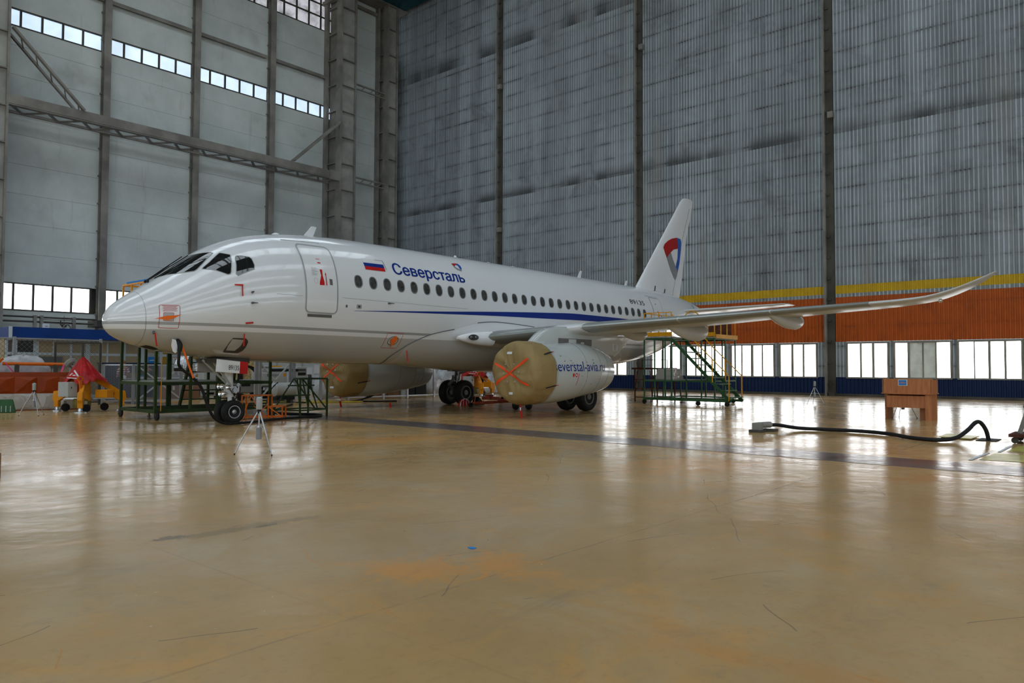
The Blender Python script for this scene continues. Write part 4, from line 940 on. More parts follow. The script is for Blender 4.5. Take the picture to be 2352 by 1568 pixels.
# ---- engines
NP = [(9.72, .80, 1.375), (9.76, .84, 1.375), (9.9, .88, 1.37), (10.3, .915, 1.355), (10.9, .935, 1.34), (11.6, .93, 1.365), (12.3, .91, 1.42), (12.9, .865, 1.45), (13.4, .80, 1.45), (13.8, .72, 1.44), (14.1, .64, 1.43)]
def nring(x, y0, grow=0, n=48):
    r = interp([(p[0], p[1]) for p in NP], x) + grow; z = interp([(p[0], p[2]) for p in NP], x)
    return [(x, y0 + r * math.cos(2 * math.pi * k / n), z + r * math.sin(2 * math.pi * k / n)) for k in range(n)]
def nac_pt(y0, x, th, off):
    r = interp([(p[0], p[1]) for p in NP], x) + off; z = interp([(p[0], p[2]) for p in NP], x)
    return (x, y0 - r * math.sin(th), z + r * math.cos(th))
for sg in (-1, 1):
    y0 = sg * 4.4; nxs = [9.72, 9.76, 9.9, 10.1, 10.4, 10.8, 11.2, 11.6, 12, 12.4, 12.8, 13.1, 13.4, 13.6, 13.8, 13.95, 14.1]
    rg = [nring(x, y0) for x in nxs] + [[(14.08, y0 + .60 * math.cos(2 * math.pi * k / 48), 1.43 + .60 * math.sin(2 * math.pi * k / 48)) for k in range(48)], [(13.2, y0 + .62 * math.cos(2 * math.pi * k / 48), 1.43 + .62 * math.sin(2 * math.pi * k / 48)) for k in range(48)]]
    en = MB().rings(rg).build('engine_nacelle', 'nac', AC, smooth=True, auto=50, label='near engine nacelle with web address' if sg < 0 else 'far engine nacelle')
    MB().lathe([(13.2, .35), (13.9, .30), (14.3, .18), (14.55, .03)], (0, y0, 1.43), 'x', 24).build('exhaust_cone', 'metal', en, smooth=True)
    for x in (10.62, 12.15, 13.0, 13.5): MB().tube([nac_pt(y0, x, R(t), 0) for t in range(0, 361, 10)], .0045, 4, 1).build('cowl_seam', 'seam', en)
    # pylon
    PO = [(10.36, 2.22), (10.55, 2.40), (10.85, 2.60), (11.2, 2.735), (11.6, 2.80), (12.3, 2.82), (16.4, 2.78), (15.9, 2.5), (15.5, 2.25), (14.9, 1.90), (14.4, 1.92), (13.9, 1.95), (12, 2.1), (10.8, 2.15)]
    py = MB().prism(PO, y0 - .17, y0 + .17).build('engine_pylon', 'nac', AC, bevel=.07, smooth=True, auto=70)
    if sg < 0:
        MB().box(11.62, 13.42, y0 - .182, y0 - .172, 2.1, 2.44).build('pylon_side_panel', 'pylongrey', py)
        MB().box(12.15, 12.55, y0 - .19, y0 - .18, 2.14, 2.42).build('access_panel', 'nac', py); MB().box(12.8, 12.98, y0 - .19, y0 - .18, 2.1, 2.34).build('access_panel', 'nac', py)
        MB().tube([(14.72, y0 - .175, 2.33), (14.95, y0 - .175, 2.33), (14.95, y0 - .175, 2.1), (14.72, y0 - .175, 2.1), (14.72, y0 - .175, 2.33)], .014, 5, 1).build('hatch_outline', 'white', py)
        V, F = text_mesh('severstal-avia.ru', 2.76, .30, 0, .1)
        skin_decal('web_address', V, F, 'blue', .006, en, fn=lambda u, w, off: nac_pt(y0, 10.47 + u, math.acos(max(-1, min(1, (1.405 + w - interp([(p[0], p[2]) for p in NP], 10.47 + u)) / interp([(p[0], p[1]) for p in NP], 10.47 + u)))), off))
        fn = lambda u, w, off: nac_pt(y0, u, math.acos(max(-1, min(1, (w - interp([(p[0], p[2]) for p in NP], u)) / interp([(p[0], p[1]) for p in NP], u)))), off)
        skin_decal('warning_roundel', *poly_mesh(OV(11.55, 1.29, .06, .06), .05), 'red', .006, en, fn=fn); skin_decal('warning_roundel', *poly_mesh(OV(11.40, 1.29, .045, .055), .05), 'tagred', .006, en, fn=fn)
        skin_decal('roundel_cross', *poly_mesh(OV(11.55, 1.29, .03, .03), .05), 'white', .008, en, fn=fn)
        skin_decal('drain_line_marking', *poly_mesh([(11.68, 1.34), (11.70, 1.34), (11.62, .98), (11.60, .98)], .05), 'tagred', .006, en, fn=fn)
        for u, w in ((11.3, 1.72), (11.35, 1.65), (12.1, 1.68), (12.1, 1.60), (12.8, 1.25), (12.8, 1.15), (11.8, 1.25)):
            skin_decal('stencil_marking', *poly_mesh([(u, w), (u + .11, w), (u + .11, w + .014), (u, w + .014)]), 'stencil', .006, en, fn=fn)
        for u, w in ((10.9, 1.85), (11.0, 1.7), (12.5, 1.75), (12.45, 1.0)):
            skin_decal('latch', *poly_mesh([(u, w), (u + .07, w), (u + .07, w + .02), (u, w + .02)]), 'seam', .006, en, fn=fn)
def engine_cover(y0, label, low=False):
    t = thing('engine_cover', label, 'engine cover', (10.0, y0, .46), 'khaki covers tied over the engine inlets')
    rg = []; n = 72; rnd = random.Random(3 if y0 < 0 else 5); ph = [rnd.uniform(0, 6.28) for _ in range(8)]
    prof = [(10.56, .945, 1.0), (10.50, .955, .6), (10.3, .95, .5), (10.1, .945, .7), (9.9, .925, .8), (9.78, .895, .9), (9.68, .83, 1.0), (9.63, .74, 1.3), (9.60, .60, 1.7), (9.595, .44, 1.8), (9.60, .26, 1.4), (9.605, .1, .6)]
    for x, r, w in prof:
        z = interp([(p[0], p[2]) for p in NP], max(x, 9.72)); row = []
        for k in range(n):
            a = 2 * math.pi * k / n
            f = .008 * math.sin(9 * a + ph[0]) + .006 * math.sin(17 * a + ph[1] + x * 5) + .004 * math.sin(29 * a + ph[2])
            sag = .03 * w * (math.sin(5 * a + ph[3] + r * 6) * .5 + math.sin(3 * a + ph[4] - r * 9) * .6 + math.sin(11 * a + ph[5] + r * 4) * .3)
            ext = .05 * max(0, -math.sin(a)) ** 6 if x < 10.2 else 0
            rr_ = r + f * (1 if r > .5 else .5) + ext * .6
            row.append((x + (sag if x < 9.7 else 0), y0 + rr_ * math.cos(a), z + rr_ * math.sin(a)))
        rg.append(row)
    cv = MB().rings(rg).build('cloth', 'cover', t, smooth=True, auto=180)
    FP = sorted((r, x, w) for x, r, w in prof[4:])
    def fx(y, z, off=.012):
        r = math.hypot(y, z); a = math.atan2(z, y); x = interp([(p[0], p[1]) for p in FP], r); w = interp([(p[0], p[2]) for p in FP], r)
        return (x + .03 * w * (math.sin(5 * a + ph[3] + r * 6) * .5 + math.sin(3 * a + ph[4] - r * 9) * .6 + math.sin(11 * a + ph[5] + r * 4) * .3) * (1 if x < 9.7 else 0) - off, y0 + y, 1.375 + z)
    def tape(p, q, w, name, m, off=.014, n=16):
        p, q = Vector(p), Vector(q); d = (q - p).normalized(); s_ = Vector((-d.y, d.x)) * w / 2; g = [[fx(*(p.lerp(q, k / n) + s_ * e), off + (.004 if e == 0 else 0)) for e in (-1, 0, 1)] for k in range(n + 1)]
        return MB().rings(g, close=False).build(name, m, t, smooth=True)
    tape((.64, .26), (-.62, -.38), .062, 'warning_tape', 'cross', .022); tape((-.60, .40), (.62, -.37), .062, 'warning_tape', 'cross')
    for y, z in ((-.04, .24), (.20, .23), (.32, -.03), (-.29, .01), (.16, -.28), (-.10, -.27)):
        e = fx(y, z, .006); MB().lathe([(0, .030), (-.008, .028), (-.010, .014)], e, 'x', 12).build('eyelet', 'metal', t, smooth=True)
    tape((-.02, .565), (.20, .565), .07, 'label', 'paper', .014, 4); tape((-.08, -.62), (.12, -.62), .07, 'label', 'paper', .014, 4)
    for th, dx in ((55, 0), (118, 0), (-10, -.2)):
        p = Vector(nac_pt(y0, 10.15 + dx, R(th), .035)); q = Vector(nac_pt(y0, 10.55 + dx, R(th - 6), .035)); MB().bar(p, q, .05, .03).build('toggle_cord', 'black', t); MB().bar(q, q + Vector((.12, 0, .01)), .035, .02).build('cord_end', 'tagred', t)
    MB().tube([(9.95, y0 - .02, .44), (9.97, y0 - .03, .38), (9.96, y0 - .04, .33)], .03, 6, 2).build('drawstring', 'tagred', t)
    rb = MB().bar((9.96, y0 - .04, .36), (9.93, y0 - .06, .24), .03, .02).build('warning_ribbon', 'paper', t)
    MB().bar((9.93, y0 - .06, .26), (9.98, y0 - .08, -.0 + .02), .075, .012, up=(0, 1, 0)).build('streamer', 'tagred', t)
    return t
engine_cover(-4.4, 'khaki cloth cover with orange cross on the near engine, red streamer hanging')
engine_cover(4.4, 'khaki cloth cover on the far engine, half hidden behind the fuselage')

# ---- landing gear
def wheel(c, r, w, parent, hub, name='wheel', lugs=True):
    c = Vector(c); h = w / 2
    ty = MB().lathe([(-h * .72, r * .55), (-h * .95, r * .62), (-h, r * .75), (-h * .93, r * .9), (-h * .7, r * .975), (-h * .35, r), (h * .35, r), (h * .7, r * .975), (h * .93, r * .9), (h, r * .75), (h * .95, r * .62), (h * .72, r * .55)], c, 'y', 40).build(name, 'tyre', parent, smooth=True, auto=60)
    for g in (-.3, 0, .3): MB().lathe([(g * h - .008, r * .985), (g * h - .006, r * 1.001), (g * h + .006, r * 1.001), (g * h + .008, r * .985)], c, 'y', 40, False).build('tread_groove', 'black', ty, smooth=True)
    for sg in (-1, 1):
        hb = MB().lathe([(sg * h * .60, r * .56), (sg * h * .86, r * .55), (sg * h * .86, r * .49), (sg * h * .55, r * .46), (sg * h * .52, r * .22), (sg * h * .8, r * .20), (sg * h * .9, r * .16), (sg * h * .92, r * .02)], c, 'y', 32, False).build('wheel_hub', hub, ty, smooth=True)
        if lugs:
            m = MB()
            for k in range(12): a = 2 * math.pi * k / 12; m.lathe([(sg * h * .53, r * .035), (sg * h * .62, r * .03)], c + Vector((r * .36 * math.cos(a), 0, r * .36 * math.sin(a))), 'y', 8)
            m.build('wheel_bolts', 'steel_dark', ty)
NX = 3.2
ng = MB().lathe([(-.24, .03), (.24, .03)], (NX, 0, .31), 'y', 14).build('nose_gear', 'metal', AC, smooth=True)
for y in (-.19, .19): wheel((NX, y, .31), .31, .2, ng, 'alu')
m = MB().cone((NX + .02, 0, .28), (NX, 0, .75), .06, .055).cone((NX, 0, .7), (NX - .05, 0, 1.75), .095, .11)
m.box(NX - .1, NX + .12, -.13, .13, .80, .98).build('shock_strut', 'white', ng, smooth=True, auto=35)
MB().rod((NX - .03, 0, 1.0), (NX - .75, .02, 1.68), .035).rod((NX - .03, -.12, 1.0), (NX - .62, -.16, 1.7), .028).build('drag_brace', 'cabinet', ng, smooth=True)
MB().bar((NX + .1, 0, .72), (NX + .22, 0, .52), .1, .03).bar((NX + .22, 0, .52), (NX + .08, 0, .33), .1, .03).build('torque_link', 'alu', ng)
MB().tube([(NX + .05, -.1, 1.6), (NX + .16, -.13, 1.3), (NX + .13, -.14, 1.05), (NX + .18, -.1, .8), (NX + .07, -.09, .55)], .014, 6).tube([(NX + .12, -.05, 1.6), (NX + .22, -.08, 1.3), (NX + .18, -.06, .95)], .018, 6).tube([(NX - .1, -.15, .95), (NX, -.2, .78), (NX + .18, -.17, .80), (NX + .25, -.1, .95)], .012, 6).build('brake_hoses', 'black', ng, smooth=True)
MB().lathe([(-.22, .075), (.22, .075)], (NX + .06, 0, .88), 'y', 16).lathe([(-.16, .05), (.16, .05)], (NX + .16, 0, 1.02), 'y', 16).build('steering_actuator', 'alu', ng, smooth=True)
for y, z, x in ((-.20, .96, -.10), (-.02, .98, -.16), (.16, .98, -.16), (-.14, .80, -.18), (.04, .79, -.18)):
    MB().lathe([(.1, .03), (.04, .065), (0, .075), (.004, .068), (.05, .02)], (NX + x - .08, y, z), 'x', 18).build('taxi_lamp', 'lens', ng, smooth=True)
nd = MB().prism([(2.56, 1.70), (3.42, 1.62), (3.40, 1.31), (2.54, 1.37)], -.52, -.48).build('nose_gear_door', 'whitegloss', AC, bevel=.008)
MB().prism([(3.20, 1.645), (3.425, 1.625), (3.405, 1.305), (3.18, 1.322)], -.526, -.476).build('red_panel', 'red', nd)
V, F = text_mesh('89135', .29, .125); mb = MB(); mb.v = [(2.875 + u, -.527, 1.42 + w - .06 * u) for u, w in V]; mb.f = F; mb.build('registration', 'blackpaint', nd)
MB().prism([(2.56, 1.70), (3.42, 1.62), (3.40, 1.31), (2.54, 1.37)], .48, .52).build('nose_gear_door', 'cabinet', AC, bevel=.008)
MB().box(2.5, 3.5, -.46, .46, 1.60, 1.72).build('gear_bay', 'steel_dark', AC)
for sg in (-1, 1):
    y0 = sg * 3.02; X = 14.72
    mg = MB().lathe([(-.6, .05), (.6, .05)], (X, y0, .5), 'y', 16).build('main_gear', 'steel', AC, smooth=True)
    for dy in (-.42, .42): wheel((X, y0 + dy, .5), .5, .36, mg, 'steel')
    m = MB().cone((X, y0, .45), (X, y0 - sg * .05, 1.1), .085, .08).cone((X, y0 - sg * .05, 1.0), (X, y0 - sg * .35, 2.6), .12, .15)
    m.box(X - .13, X + .13, y0 - .14, y0 + .14, 1.0, 1.2).build('shock_strut', 'alu', mg, smooth=True, auto=35)
    MB().rod((X, y0 - sg * .1, 1.25), (X - .1, y0 - sg * 1.5, 1.62), .055).rod((X, y0 - sg * .1, 1.15), (X - .9, y0 - sg * .5, 1.9), .045).rod((X - .1, y0 - sg * .7, 1.45), (X, y0 - sg * .9, 2.0), .03).build('side_brace', 'alu', mg, smooth=True)
    MB().bar((X - .12, y0, 1.1), (X - .42, y0, .82), .16, .05).bar((X - .42, y0, .82), (X - .1, y0, .52), .16, .05).build('torque_link', 'alu', mg)
    MB().tube([(X - .1, y0 - .1, 1.9), (X - .2, y0 - .15, 1.4), (X - .15, y0 - .12, .9), (X - .05, y0 - .1, .6)], .02, 6).tube([(X + .1, y0 + .1, 1.9), (X + .18, y0 + .1, 1.3), (X + .1, y0 + .1, .7)], .016, 6).build('brake_hoses', 'black', mg, smooth=True)
    MB().box(X - .75, X + .1, y0 - sg * .8 - .3, y0 - sg * .8 + .3, 1.36, 1.62).box(X - 1.15, X - .7, y0 - sg * .75 - .15, y0 - sg * .75 + .15, 1.42, 1.47).build('gear_bay_fittings', 'steel_dark', mg)
    MB().prism([(X - .35, 2.5), (X + .35, 2.5), (X + .28, 1.35), (X - .28, 1.35)], y0 + sg * .22, y0 + sg * .25).build('main_gear_door', 'fair', AC)
# ============================================================ people
def shirt():
    N = NT('checked_shirt'); c = N.coord(); p = N.xyz(c)
    a = N.math('GREATER_THAN', N.math('FRACT', N.math('MULTIPLY', N.math('ADD', p[0], p[1]), 9.0)), .5); b = N.math('GREATER_THAN', N.math('FRACT', N.math('MULTIPLY', p[2], 9.0)), .5)
    N.set(N.mix(a, N.mix(b, (.55, .56, .60), (.32, .04, .06)), N.mix(b, (.32, .04, .06), (.05, .05, .12))), .85); return N.m
M['shirt'] = shirt()
def skin_mesh(name, V, E, Rr, m, parent, sub=2):
    me = bpy.data.meshes.new(name); me.from_pydata(V, E, []); o = bpy.data.objects.new(name, me); COL.objects.link(o)
    md = o.modifiers.new('skin', 'SKIN'); md.use_smooth_shade = True
    lay = me.skin_vertices[0] if me.skin_vertices else None
    if lay is None:
        bpy.context.view_layer.objects.active = o; me.attributes; bm = bmesh.new(); bm.from_mesh(me); bm.verts.layers.skin.verify(); bm.to_mesh(me); bm.free(); lay = me.skin_vertices[0]
    for i, r in enumerate(Rr): lay.data[i].radius = r if isinstance(r, tuple) else (r, r); lay.data[i].use_root = (i == 0)
    md2 = o.modifiers.new('sub', 'SUBSURF'); md2.levels = sub; md2.render_levels = sub
    dg = bpy.context.evaluated_depsgraph_get(); m2 = bpy.data.meshes.new_from_object(o.evaluated_get(dg)); bpy.data.objects.remove(o)
    m2.name = name; m2.materials.clear(); m2.materials.append(M[m]); m2.polygons.foreach_set('use_smooth', [True] * len(m2.polygons))
    return link(name, m2, parent)
def person(x, y, face, label, top, hair, lean=0.0, h=1.78, trouser='trouser'):
    """face: heading in degrees of the direction looked at; lean: metres the shoulders come forward"""
    t = thing('person', label, 'person', (x, y, 0), rz=0); k = h / 1.78
    F = Vector((math.cos(R(face)), math.sin(R(face)), 0)); S = Vector((-F.y, F.x, 0)); O = Vector((x, y, 0))
    P = lambda f, s, z: tuple(O + F * f * k + S * s * k + Vector((0, 0, z * k)))
    L = lean
    # one continuous figure: pelvis, spine, neck, head, arms, legs
    V = [P(0, 0, .95), P(.02 + L * .3, 0, 1.12), P(.02 + L * .65, 0, 1.28 - L * .12), P(L, 0, 1.44 - L * .3), P(L * 1.12, 0, 1.53 - L * .34), P(L * 1.25 + .02, 0, 1.62 - L * .36), P(L * 1.35 + .02, 0, 1.71 - L * .36)]
    E = [(0, 1), (1, 2), (2, 3), (3, 4), (4, 5), (5, 6)]; Q = [(.16, .12), (.15, .11), (.165, .12), (.12, .10), .058, (.078, .092), (.07, .08)]
    for s in (-1, 1):
        n = len(V); V += [P(0, .10 * s, .88), P(.03, .11 * s, .5), P(0, .12 * s, .09), P(.14, .13 * s, .04)]; E += [(0, n), (n, n + 1), (n + 1, n + 2), (n + 2, n + 3)]; Q += [.10, .065, .042, .035]
        n = len(V); V += [P(L, .19 * s, 1.41 - L * .3), P(L + .05, .25 * s, 1.16 - L * .2), P(L + .27, .20 * s, 1.03 - L * .1), P(L + .34, .19 * s, 1.02 - L * .1)]
        E += [(3, n), (n, n + 1), (n + 1, n + 2), (n + 2, n + 3)]; Q += [.062, .046, .032, .03]
    b = skin_mesh('body', V, E, Q, 'skin', t, 2)
    # shirt and trousers follow the body
    V2 = [V[i] for i in (0, 1, 2, 3)]; E2 = [(0, 1), (1, 2), (2, 3)]; Q2 = [(.175, .135), (.17, .13), (.185, .14), (.135, .115)]
    for s in (0, 1):
        n = len(V2); base = 7 + 8 * s + 4; V2 += [V[base], V[base + 1], tuple(Vector(V[base + 1]).lerp(Vector(V[base + 2]), .85))]; E2 += [(3, n), (n, n + 1), (n + 1, n + 2)]; Q2 += [.078, .060, .045]
    skin_mesh('shirt', V2, E2, Q2, top, t, 2)
    V3 = [V[0]]; E3 = []; Q3 = [(.178, .138)]
    for s in (0, 1):
        n = len(V3); base = 7 + 8 * s; V3 += [V[base], V[base + 1], V[base + 2]]; E3 += [(0, n), (n, n + 1), (n + 1, n + 2)]; Q3 += [.115, .085, .065]
    skin_mesh('trousers', V3, E3, Q3, trouser, t, 2)
    hd = O + F * (L * 1.35 + .02) * k + Vector((0, 0, (1.68 - L * .36) * k))
    m = MB()
    rg = []
    for i in range(7):
        a = math.pi * .5 * i / 6; r = math.cos(a); z = math.sin(a)
        rg.append([tuple(hd + (S * .092 * math.cos(b_) + F * .105 * math.sin(b_)) * max(r, .02) - F * .018 + Vector((0, 0, .02 + .115 * z - (.05 if math.sin(b_) < -.2 and i == 0 else 0)))) for b_ in (2 * math.pi * j / 16 for j in range(16))])
    m.rings(rg).build('hair', hair, t, smooth=True)
    MB().cone(hd + F * .085 - Vector((0, 0, .02)), hd + F * .115 - Vector((0, 0, .05)), .012, .02, 8).build('nose', 'skin', b, smooth=True)
    for s in (-1, 1):
        MB().lathe([(-.01, .004), (0, .012), (.01, .004)], hd + F * .088 + S * .032 * s, 'z', 8).build('eye', 'hair', b)
        MB().lathe([(-.03, .008), (0, .02), (.03, .01)], hd + S * .088 * s - Vector((0, 0, .03)), 'z', 8).build('ear', 'skin', b, smooth=True)
        base = 7 + 8 * (0 if s < 0 else 1) + 7; w = Vector(V[base]); pm = MB()
        pm.bar(w - F * .01, w + F * .08, .075, .03)
        for q, ln in enumerate((.06, .072, .075, .062)):
            a = w + F * .075 + S * (.027 - .018 * q); c_ = a + F * ln * .6 - Vector((0, 0, .012)); pm.rod(a, c_, .009, 6).rod(c_, c_ + F * ln * .4 - Vector((0, 0, .022)), .008, 6)
        pm.rod(w + S * (-.035 * s), w + S * (-.062 * s) + F * .045 - Vector((0, 0, .01)), .0105, 6); pm.build('hand', 'skin', b, smooth=True)
    return t
person(8.2, 19.35, 235, 'person in a checked shirt standing behind the navy counter', 'shirt', 'skin' if False else 'cardboard', 0.02)
person(9.35, 19.45, 250, 'person in a black jacket leaning over the navy counter', 'jacket', 'hair', .32)

# ============================================================ office building along the left wall
of = thing('office_building', 'low hangar office with blue canopy, white window frames and cream panels', 'building', (13, 24, 0))
MB().box(3.65, 34.2, 21.06, 30.5, 0, 3.2).build('wall', 'cream', of)
cp = MB().box(3.62, 34.2, 20.0, 20.06, 2.78, 3.26).box(3.55, 3.62, 20.0, 30.5, 2.78, 3.26).box(3.63, 34.2, 20.07, 31, 3.2, 3.25).build('canopy', 'canopy', of)
MB().box(3.53, 3.66, 19.97, 20.02, 2.76, 3.27).build('corner_trim', 'upvc', cp)
vx = [(3.68, 3.78), (3.95, 4.15), (4.80, 5.03), (5.62, 5.74), (6.35, 6.45), (7.05, 7.25), (8.02, 8.10), (8.85, 8.93), (9.66, 9.95), (10.62, 10.80), (11.22, 11.32), (11.62, 11.72), (12.05, 12.2), (12.85, 13.0)]
for a, b in vx: MB().box(a, b, 20.98, 21.06, 0, 2.75).build('mullion', 'upvc', of)
for z0, z1 in ((2.68, 2.78), (2.02, 2.14), (.82, .92), (0, .12)): MB().box(3.68, 13, 20.99, 21.06, z0, z1).build('transom', 'upvc', of)
for i, (a, b) in enumerate(zip([v[1] for v in vx[:-1]], [v[0] for v in vx[1:]])):
    m_ = 'yel_panel' if a > 10.7 else ('pylongrey' if i == 0 else 'cream')
    if i == 1: m_ = 'pane_green'
    MB().box(a, b, 21.02, 21.05, 2.14, 2.68).build('panel', 'glass_dark' if m_ == 'pane_green' else m_, of)
    MB().box(a, b, 21.02, 21.05, .92, 2.02).build('panel', m_ if m_ != 'pane_green' else 'cream', of)
MB().box(4.6, 6.0, 20.9, 20.98, 1.4, 1.95).build('notice_board', 'seam', of, label='dark notice board behind the netting')
MB().box(13, 34.2, 20.97, 21.06, 0, 2.75).build('panel', 'upvc', of)
for k in range(12): x = 14 + 1.75 * k; MB().box(x, x + .1, 20.93, 20.99, 0, 2.75).build('mullion', 'cabinet', of)
for x, z in ((20.1, 1.1), (27.9, 1.1), (31.4, 1.25)): MB().box(x, x + .45, 20.92, 20.96, z, z + .55).build('wall_notice', 'paper', of)
MB().box(9.98, 10.55, 20.93, 20.98, 1.55, 2.2).build('door_panel', 'cabinet', of)
t = MB().box(10.02, 10.5, 20.9, 20.93, 1.62, 2.0).build('poster', 'signblue', of, label='blue poster of an aeroplane'); MB().prism([(10.1, 1.79), (10.42, 1.81), (10.38, 1.85), (10.1, 1.83)], 20.89, 20.9).build('aeroplane_print', 'paper', t)
t = MB().box(11.33, 11.75, 20.9, 20.98, 1.6, 1.98).build('notice', 'paper', of, label='white notice with red lines')
for k in range(3): MB().box(11.38, 11.7, 20.885, 20.9, 1.7 + .09 * k, 1.73 + .09 * k).build('print_line', 'red', t)
# things on the wall above the office
pr = thing('pipe_run', 'dark service pipes running along the left wall above the canopy', 'pipe', (9, 31.5, 4.2))
for z in (4.40, 4.12): MB().rod((6.3, 31.6, z), (11.4, 31.6, z), .055, 10).build('pipe', 'steel_dark', pr, smooth=True)
for x in (7.9, 8.25, 10.0): MB().box(x, x + .14, 31.4, 31.7, 3.2, 4.5).build('bracket', 'steel', pr)
MB().rod((8.2, 31.5, 4.28), (10, 31.5, 4.28), .03, 8).build('conduit', 'steel', pr)
MB().box(11.2, 11.85, 31.0, 32.5, 3.95, 4.35).build('valve_housing', 'steel_dark', pr)
t = thing('control_box', 'white switch box hanging above the blue canopy', 'box', (8.45, 31.4, 3.3)); MB().box(8.3, 8.65, 31.2, 31.4, 3.45, 4.02).build('case', 'paper', t, bevel=.02); MB().box(8.42, 8.54, 31.18, 31.2, 3.85, 3.88).build('label_plate', 'steel_dark', t)
t = thing('chain_hoist', 'dark chain hoist hanging above the blue canopy', 'hoist', (9.45, 31.5, 3.9))
MB().lathe([(-.12, .05), (-.08, .13), (.02, .16), (.12, .08), (.2, .03)], (9.5, 31.45, 3.95), 'z', 12).build('hoist_body', 'steel_dark', t, smooth=True); MB().tube([(9.3, 31.4, 4.25), (9.3, 31.4, 4.0), (9.45, 31.4, 3.95)], .035, 8).tube([(9.45, 31.4, 3.85), (9.4, 31.4, 3.6), (9.55, 31.4, 3.55), (9.58, 31.4, 3.8)], .015, 6).build('chain', 'steel_dark', t); MB().rod((9.5, 31.45, 4.1), (9.5, 31.45, 4.55), .012).build('hook_rod', 'steel_dark', t)
t = thing('roof_unit', 'long grey ventilation unit lying on the office roof', 'ventilator', (9.4, 30.5, 3.26)); MB().box(8.8, 10.1, 29.6, 30.1, 3.26, 3.62).build('case', 'steel', t, bevel=.02); MB().tube([(8.95, 29.8, 3.6), (8.97, 29.8, 3.85), (9.15, 29.8, 3.95), (9.3, 29.8, 3.8), (9.3, 29.8, 3.6)], .05, 8).build('duct', 'steel', t, smooth=True)

# ============================================================ partitions, counter, fences
t = thing('partition_screen', 'navy partition panels standing behind the two people', 'screen', (9, 20, 0))
for k in range(3): MB().box(7.3 + .98 * k, 8.24 + .98 * k, 20.0, 20.05, 0, 1.66).build('panel', 'navy', t)
MB().box(7.25, 10.25, 19.97, 20.08, 1.62, 1.68).build('top_rail', 'navy', t)
t = thing('partition_screen', 'pale grey partition with paper notices right of the navy counter', 'screen', (11, 19.9, 0))
MB().box(10.25, 12.05, 19.9, 19.95, 0, 1.62).build('panel', 'cabinet', t); MB().box(10.25, 12.05, 19.88, 19.97, 1.58, 1.64).build('top_rail', 'steel_dark', t)
for x in (11.05, 11.35): MB().box(x, x + .26, 19.88, 19.9, 1.1, 1.46).build('notice', 'paper', t)
t = thing('reception_counter', 'long navy counter with a grey top in front of the two people', 'counter', (9.7, 18.75, 0))
MB().box(8.0, 12.0, 18.62, 18.7, 0, .88).build('front_panel', 'navy', t); MB().box(7.95, 12.05, 18.55, 19.1, .88, .93).build('worktop', 'cabinet', t); MB().box(8.0, 8.06, 18.7, 19.05, 0, .88).box(11.94, 12, 18.7, 19.05, 0, .88).build('end_panel', 'navy', t)
t = thing('cardboard_box', 'brown cardboard box on the navy counter before the checked shirt', 'box', (8.5, 18.8, .93)); MB().box(8.15, 8.55, 18.68, 18.85, .93, 1.2).build('carton', 'cardboard', t, bevel=.01)
t = MB().lathe([(0, .06), (.14, .075), (.14, .065), (.02, .05)], (8.02, 18.75, .93), 'z', 14).build('paper_tub', 'paper', None, smooth=True, label='white tub on the navy counter', cat='tub')
t = thing('paper_stack', 'small pile of white and blue papers on the navy counter', 'papers', (9.2, 18.8, .93)); MB().box(8.72, 8.97, 18.6, 18.8, .93, .99).build('papers', 'paper', t); MB().box(8.75, 8.93, 18.63, 18.78, .99, 1.05).build('folder', 'signblue', t)

def rail_fence(name, label, pts, h=1.56, net=True, gates=()):
    t = thing(name, label, 'fence', (*pts[0], 0))
    for p in pts: MB().box(p[0] - .05, p[0] + .05, p[1] - .05, p[1] + .05, 0, h + .02).build('post', 'alu', t)
    for i, (a, b) in enumerate(zip(pts, pts[1:])):
        for z in ((h, .12)): MB().bar((*a, z), (*b, z), .05, .06).build('rail', 'alu', t)
        if i in gates: MB().bar((*a, h - .05), (*b, .15), .05, .06).bar((*a, .15), (*b, h - .05), .05, .06).build('cross_brace', 'cabinet', t)
        if net:
            d = Vector(b) - Vector(a); L = d.length; n = MB().add([(a[0], a[1], .14), (b[0], b[1], .14), (b[0], b[1], h), (a[0], a[1], h)], [(0, 1, 2, 3)])
            n.build('netting', 'finenet', t)
    return t
rail_fence('barrier_fence', 'grey netted barrier with crossed braces before the navy counter', [(4.9, 13.0), (5.85, 12.5), (6.0, 12.45), (7.65, 12.2)], gates=(2,))
rail_fence('barrier_fence', 'open grey barrier with crossed braces in front of the service carts', [(9.9, 10.2), (10.1, 10.2), (11.5, 10.1)], 1.72, False, (1,))
rail_fence('barrier_fence', 'low grey railing running behind the far engine', [(11.62, 10.0), (12.6, 9.4), (14.0, 9.3), (16.1, 9.35), (17.6, 9.35), (19.5, 9.45), (21.2, 9.6)], 1.72, False)
t = thing('netting_fence', 'tall wire netting fence on grey posts behind the orange skip', 'fence', (1.2, 12.3, 0))
for x in (-4.2, -1.2, 1.82, 4.78): MB().box(x - .04, x + .04, 12.96, 13.04, 0, 2.58).build('post', 'alu', t)
MB().bar((-4.2, 13.0, 2.52), (4.8, 13.0, 2.52), .05).bar((-4.2, 13.0, .1), (4.8, 13.0, .1), .05).build('rail', 'alu', t)
MB().add([(-4.2, 13.0, .1), (4.78, 13.0, .1), (4.78, 13.0, 2.52), (-4.2, 13.0, 2.52)], [(0, 1, 2, 3)]).build('netting', 'netting', t)
t = thing('netting_gate', 'dark framed netting gate standing before the wire fence', 'gate', (3.6, 12.8, 0))
for x in (3.1, 4.06, 4.7): MB().box(x - .035, x + .035, 12.77, 12.83, 0, 2.41).build('post', 'steel_dark', t)
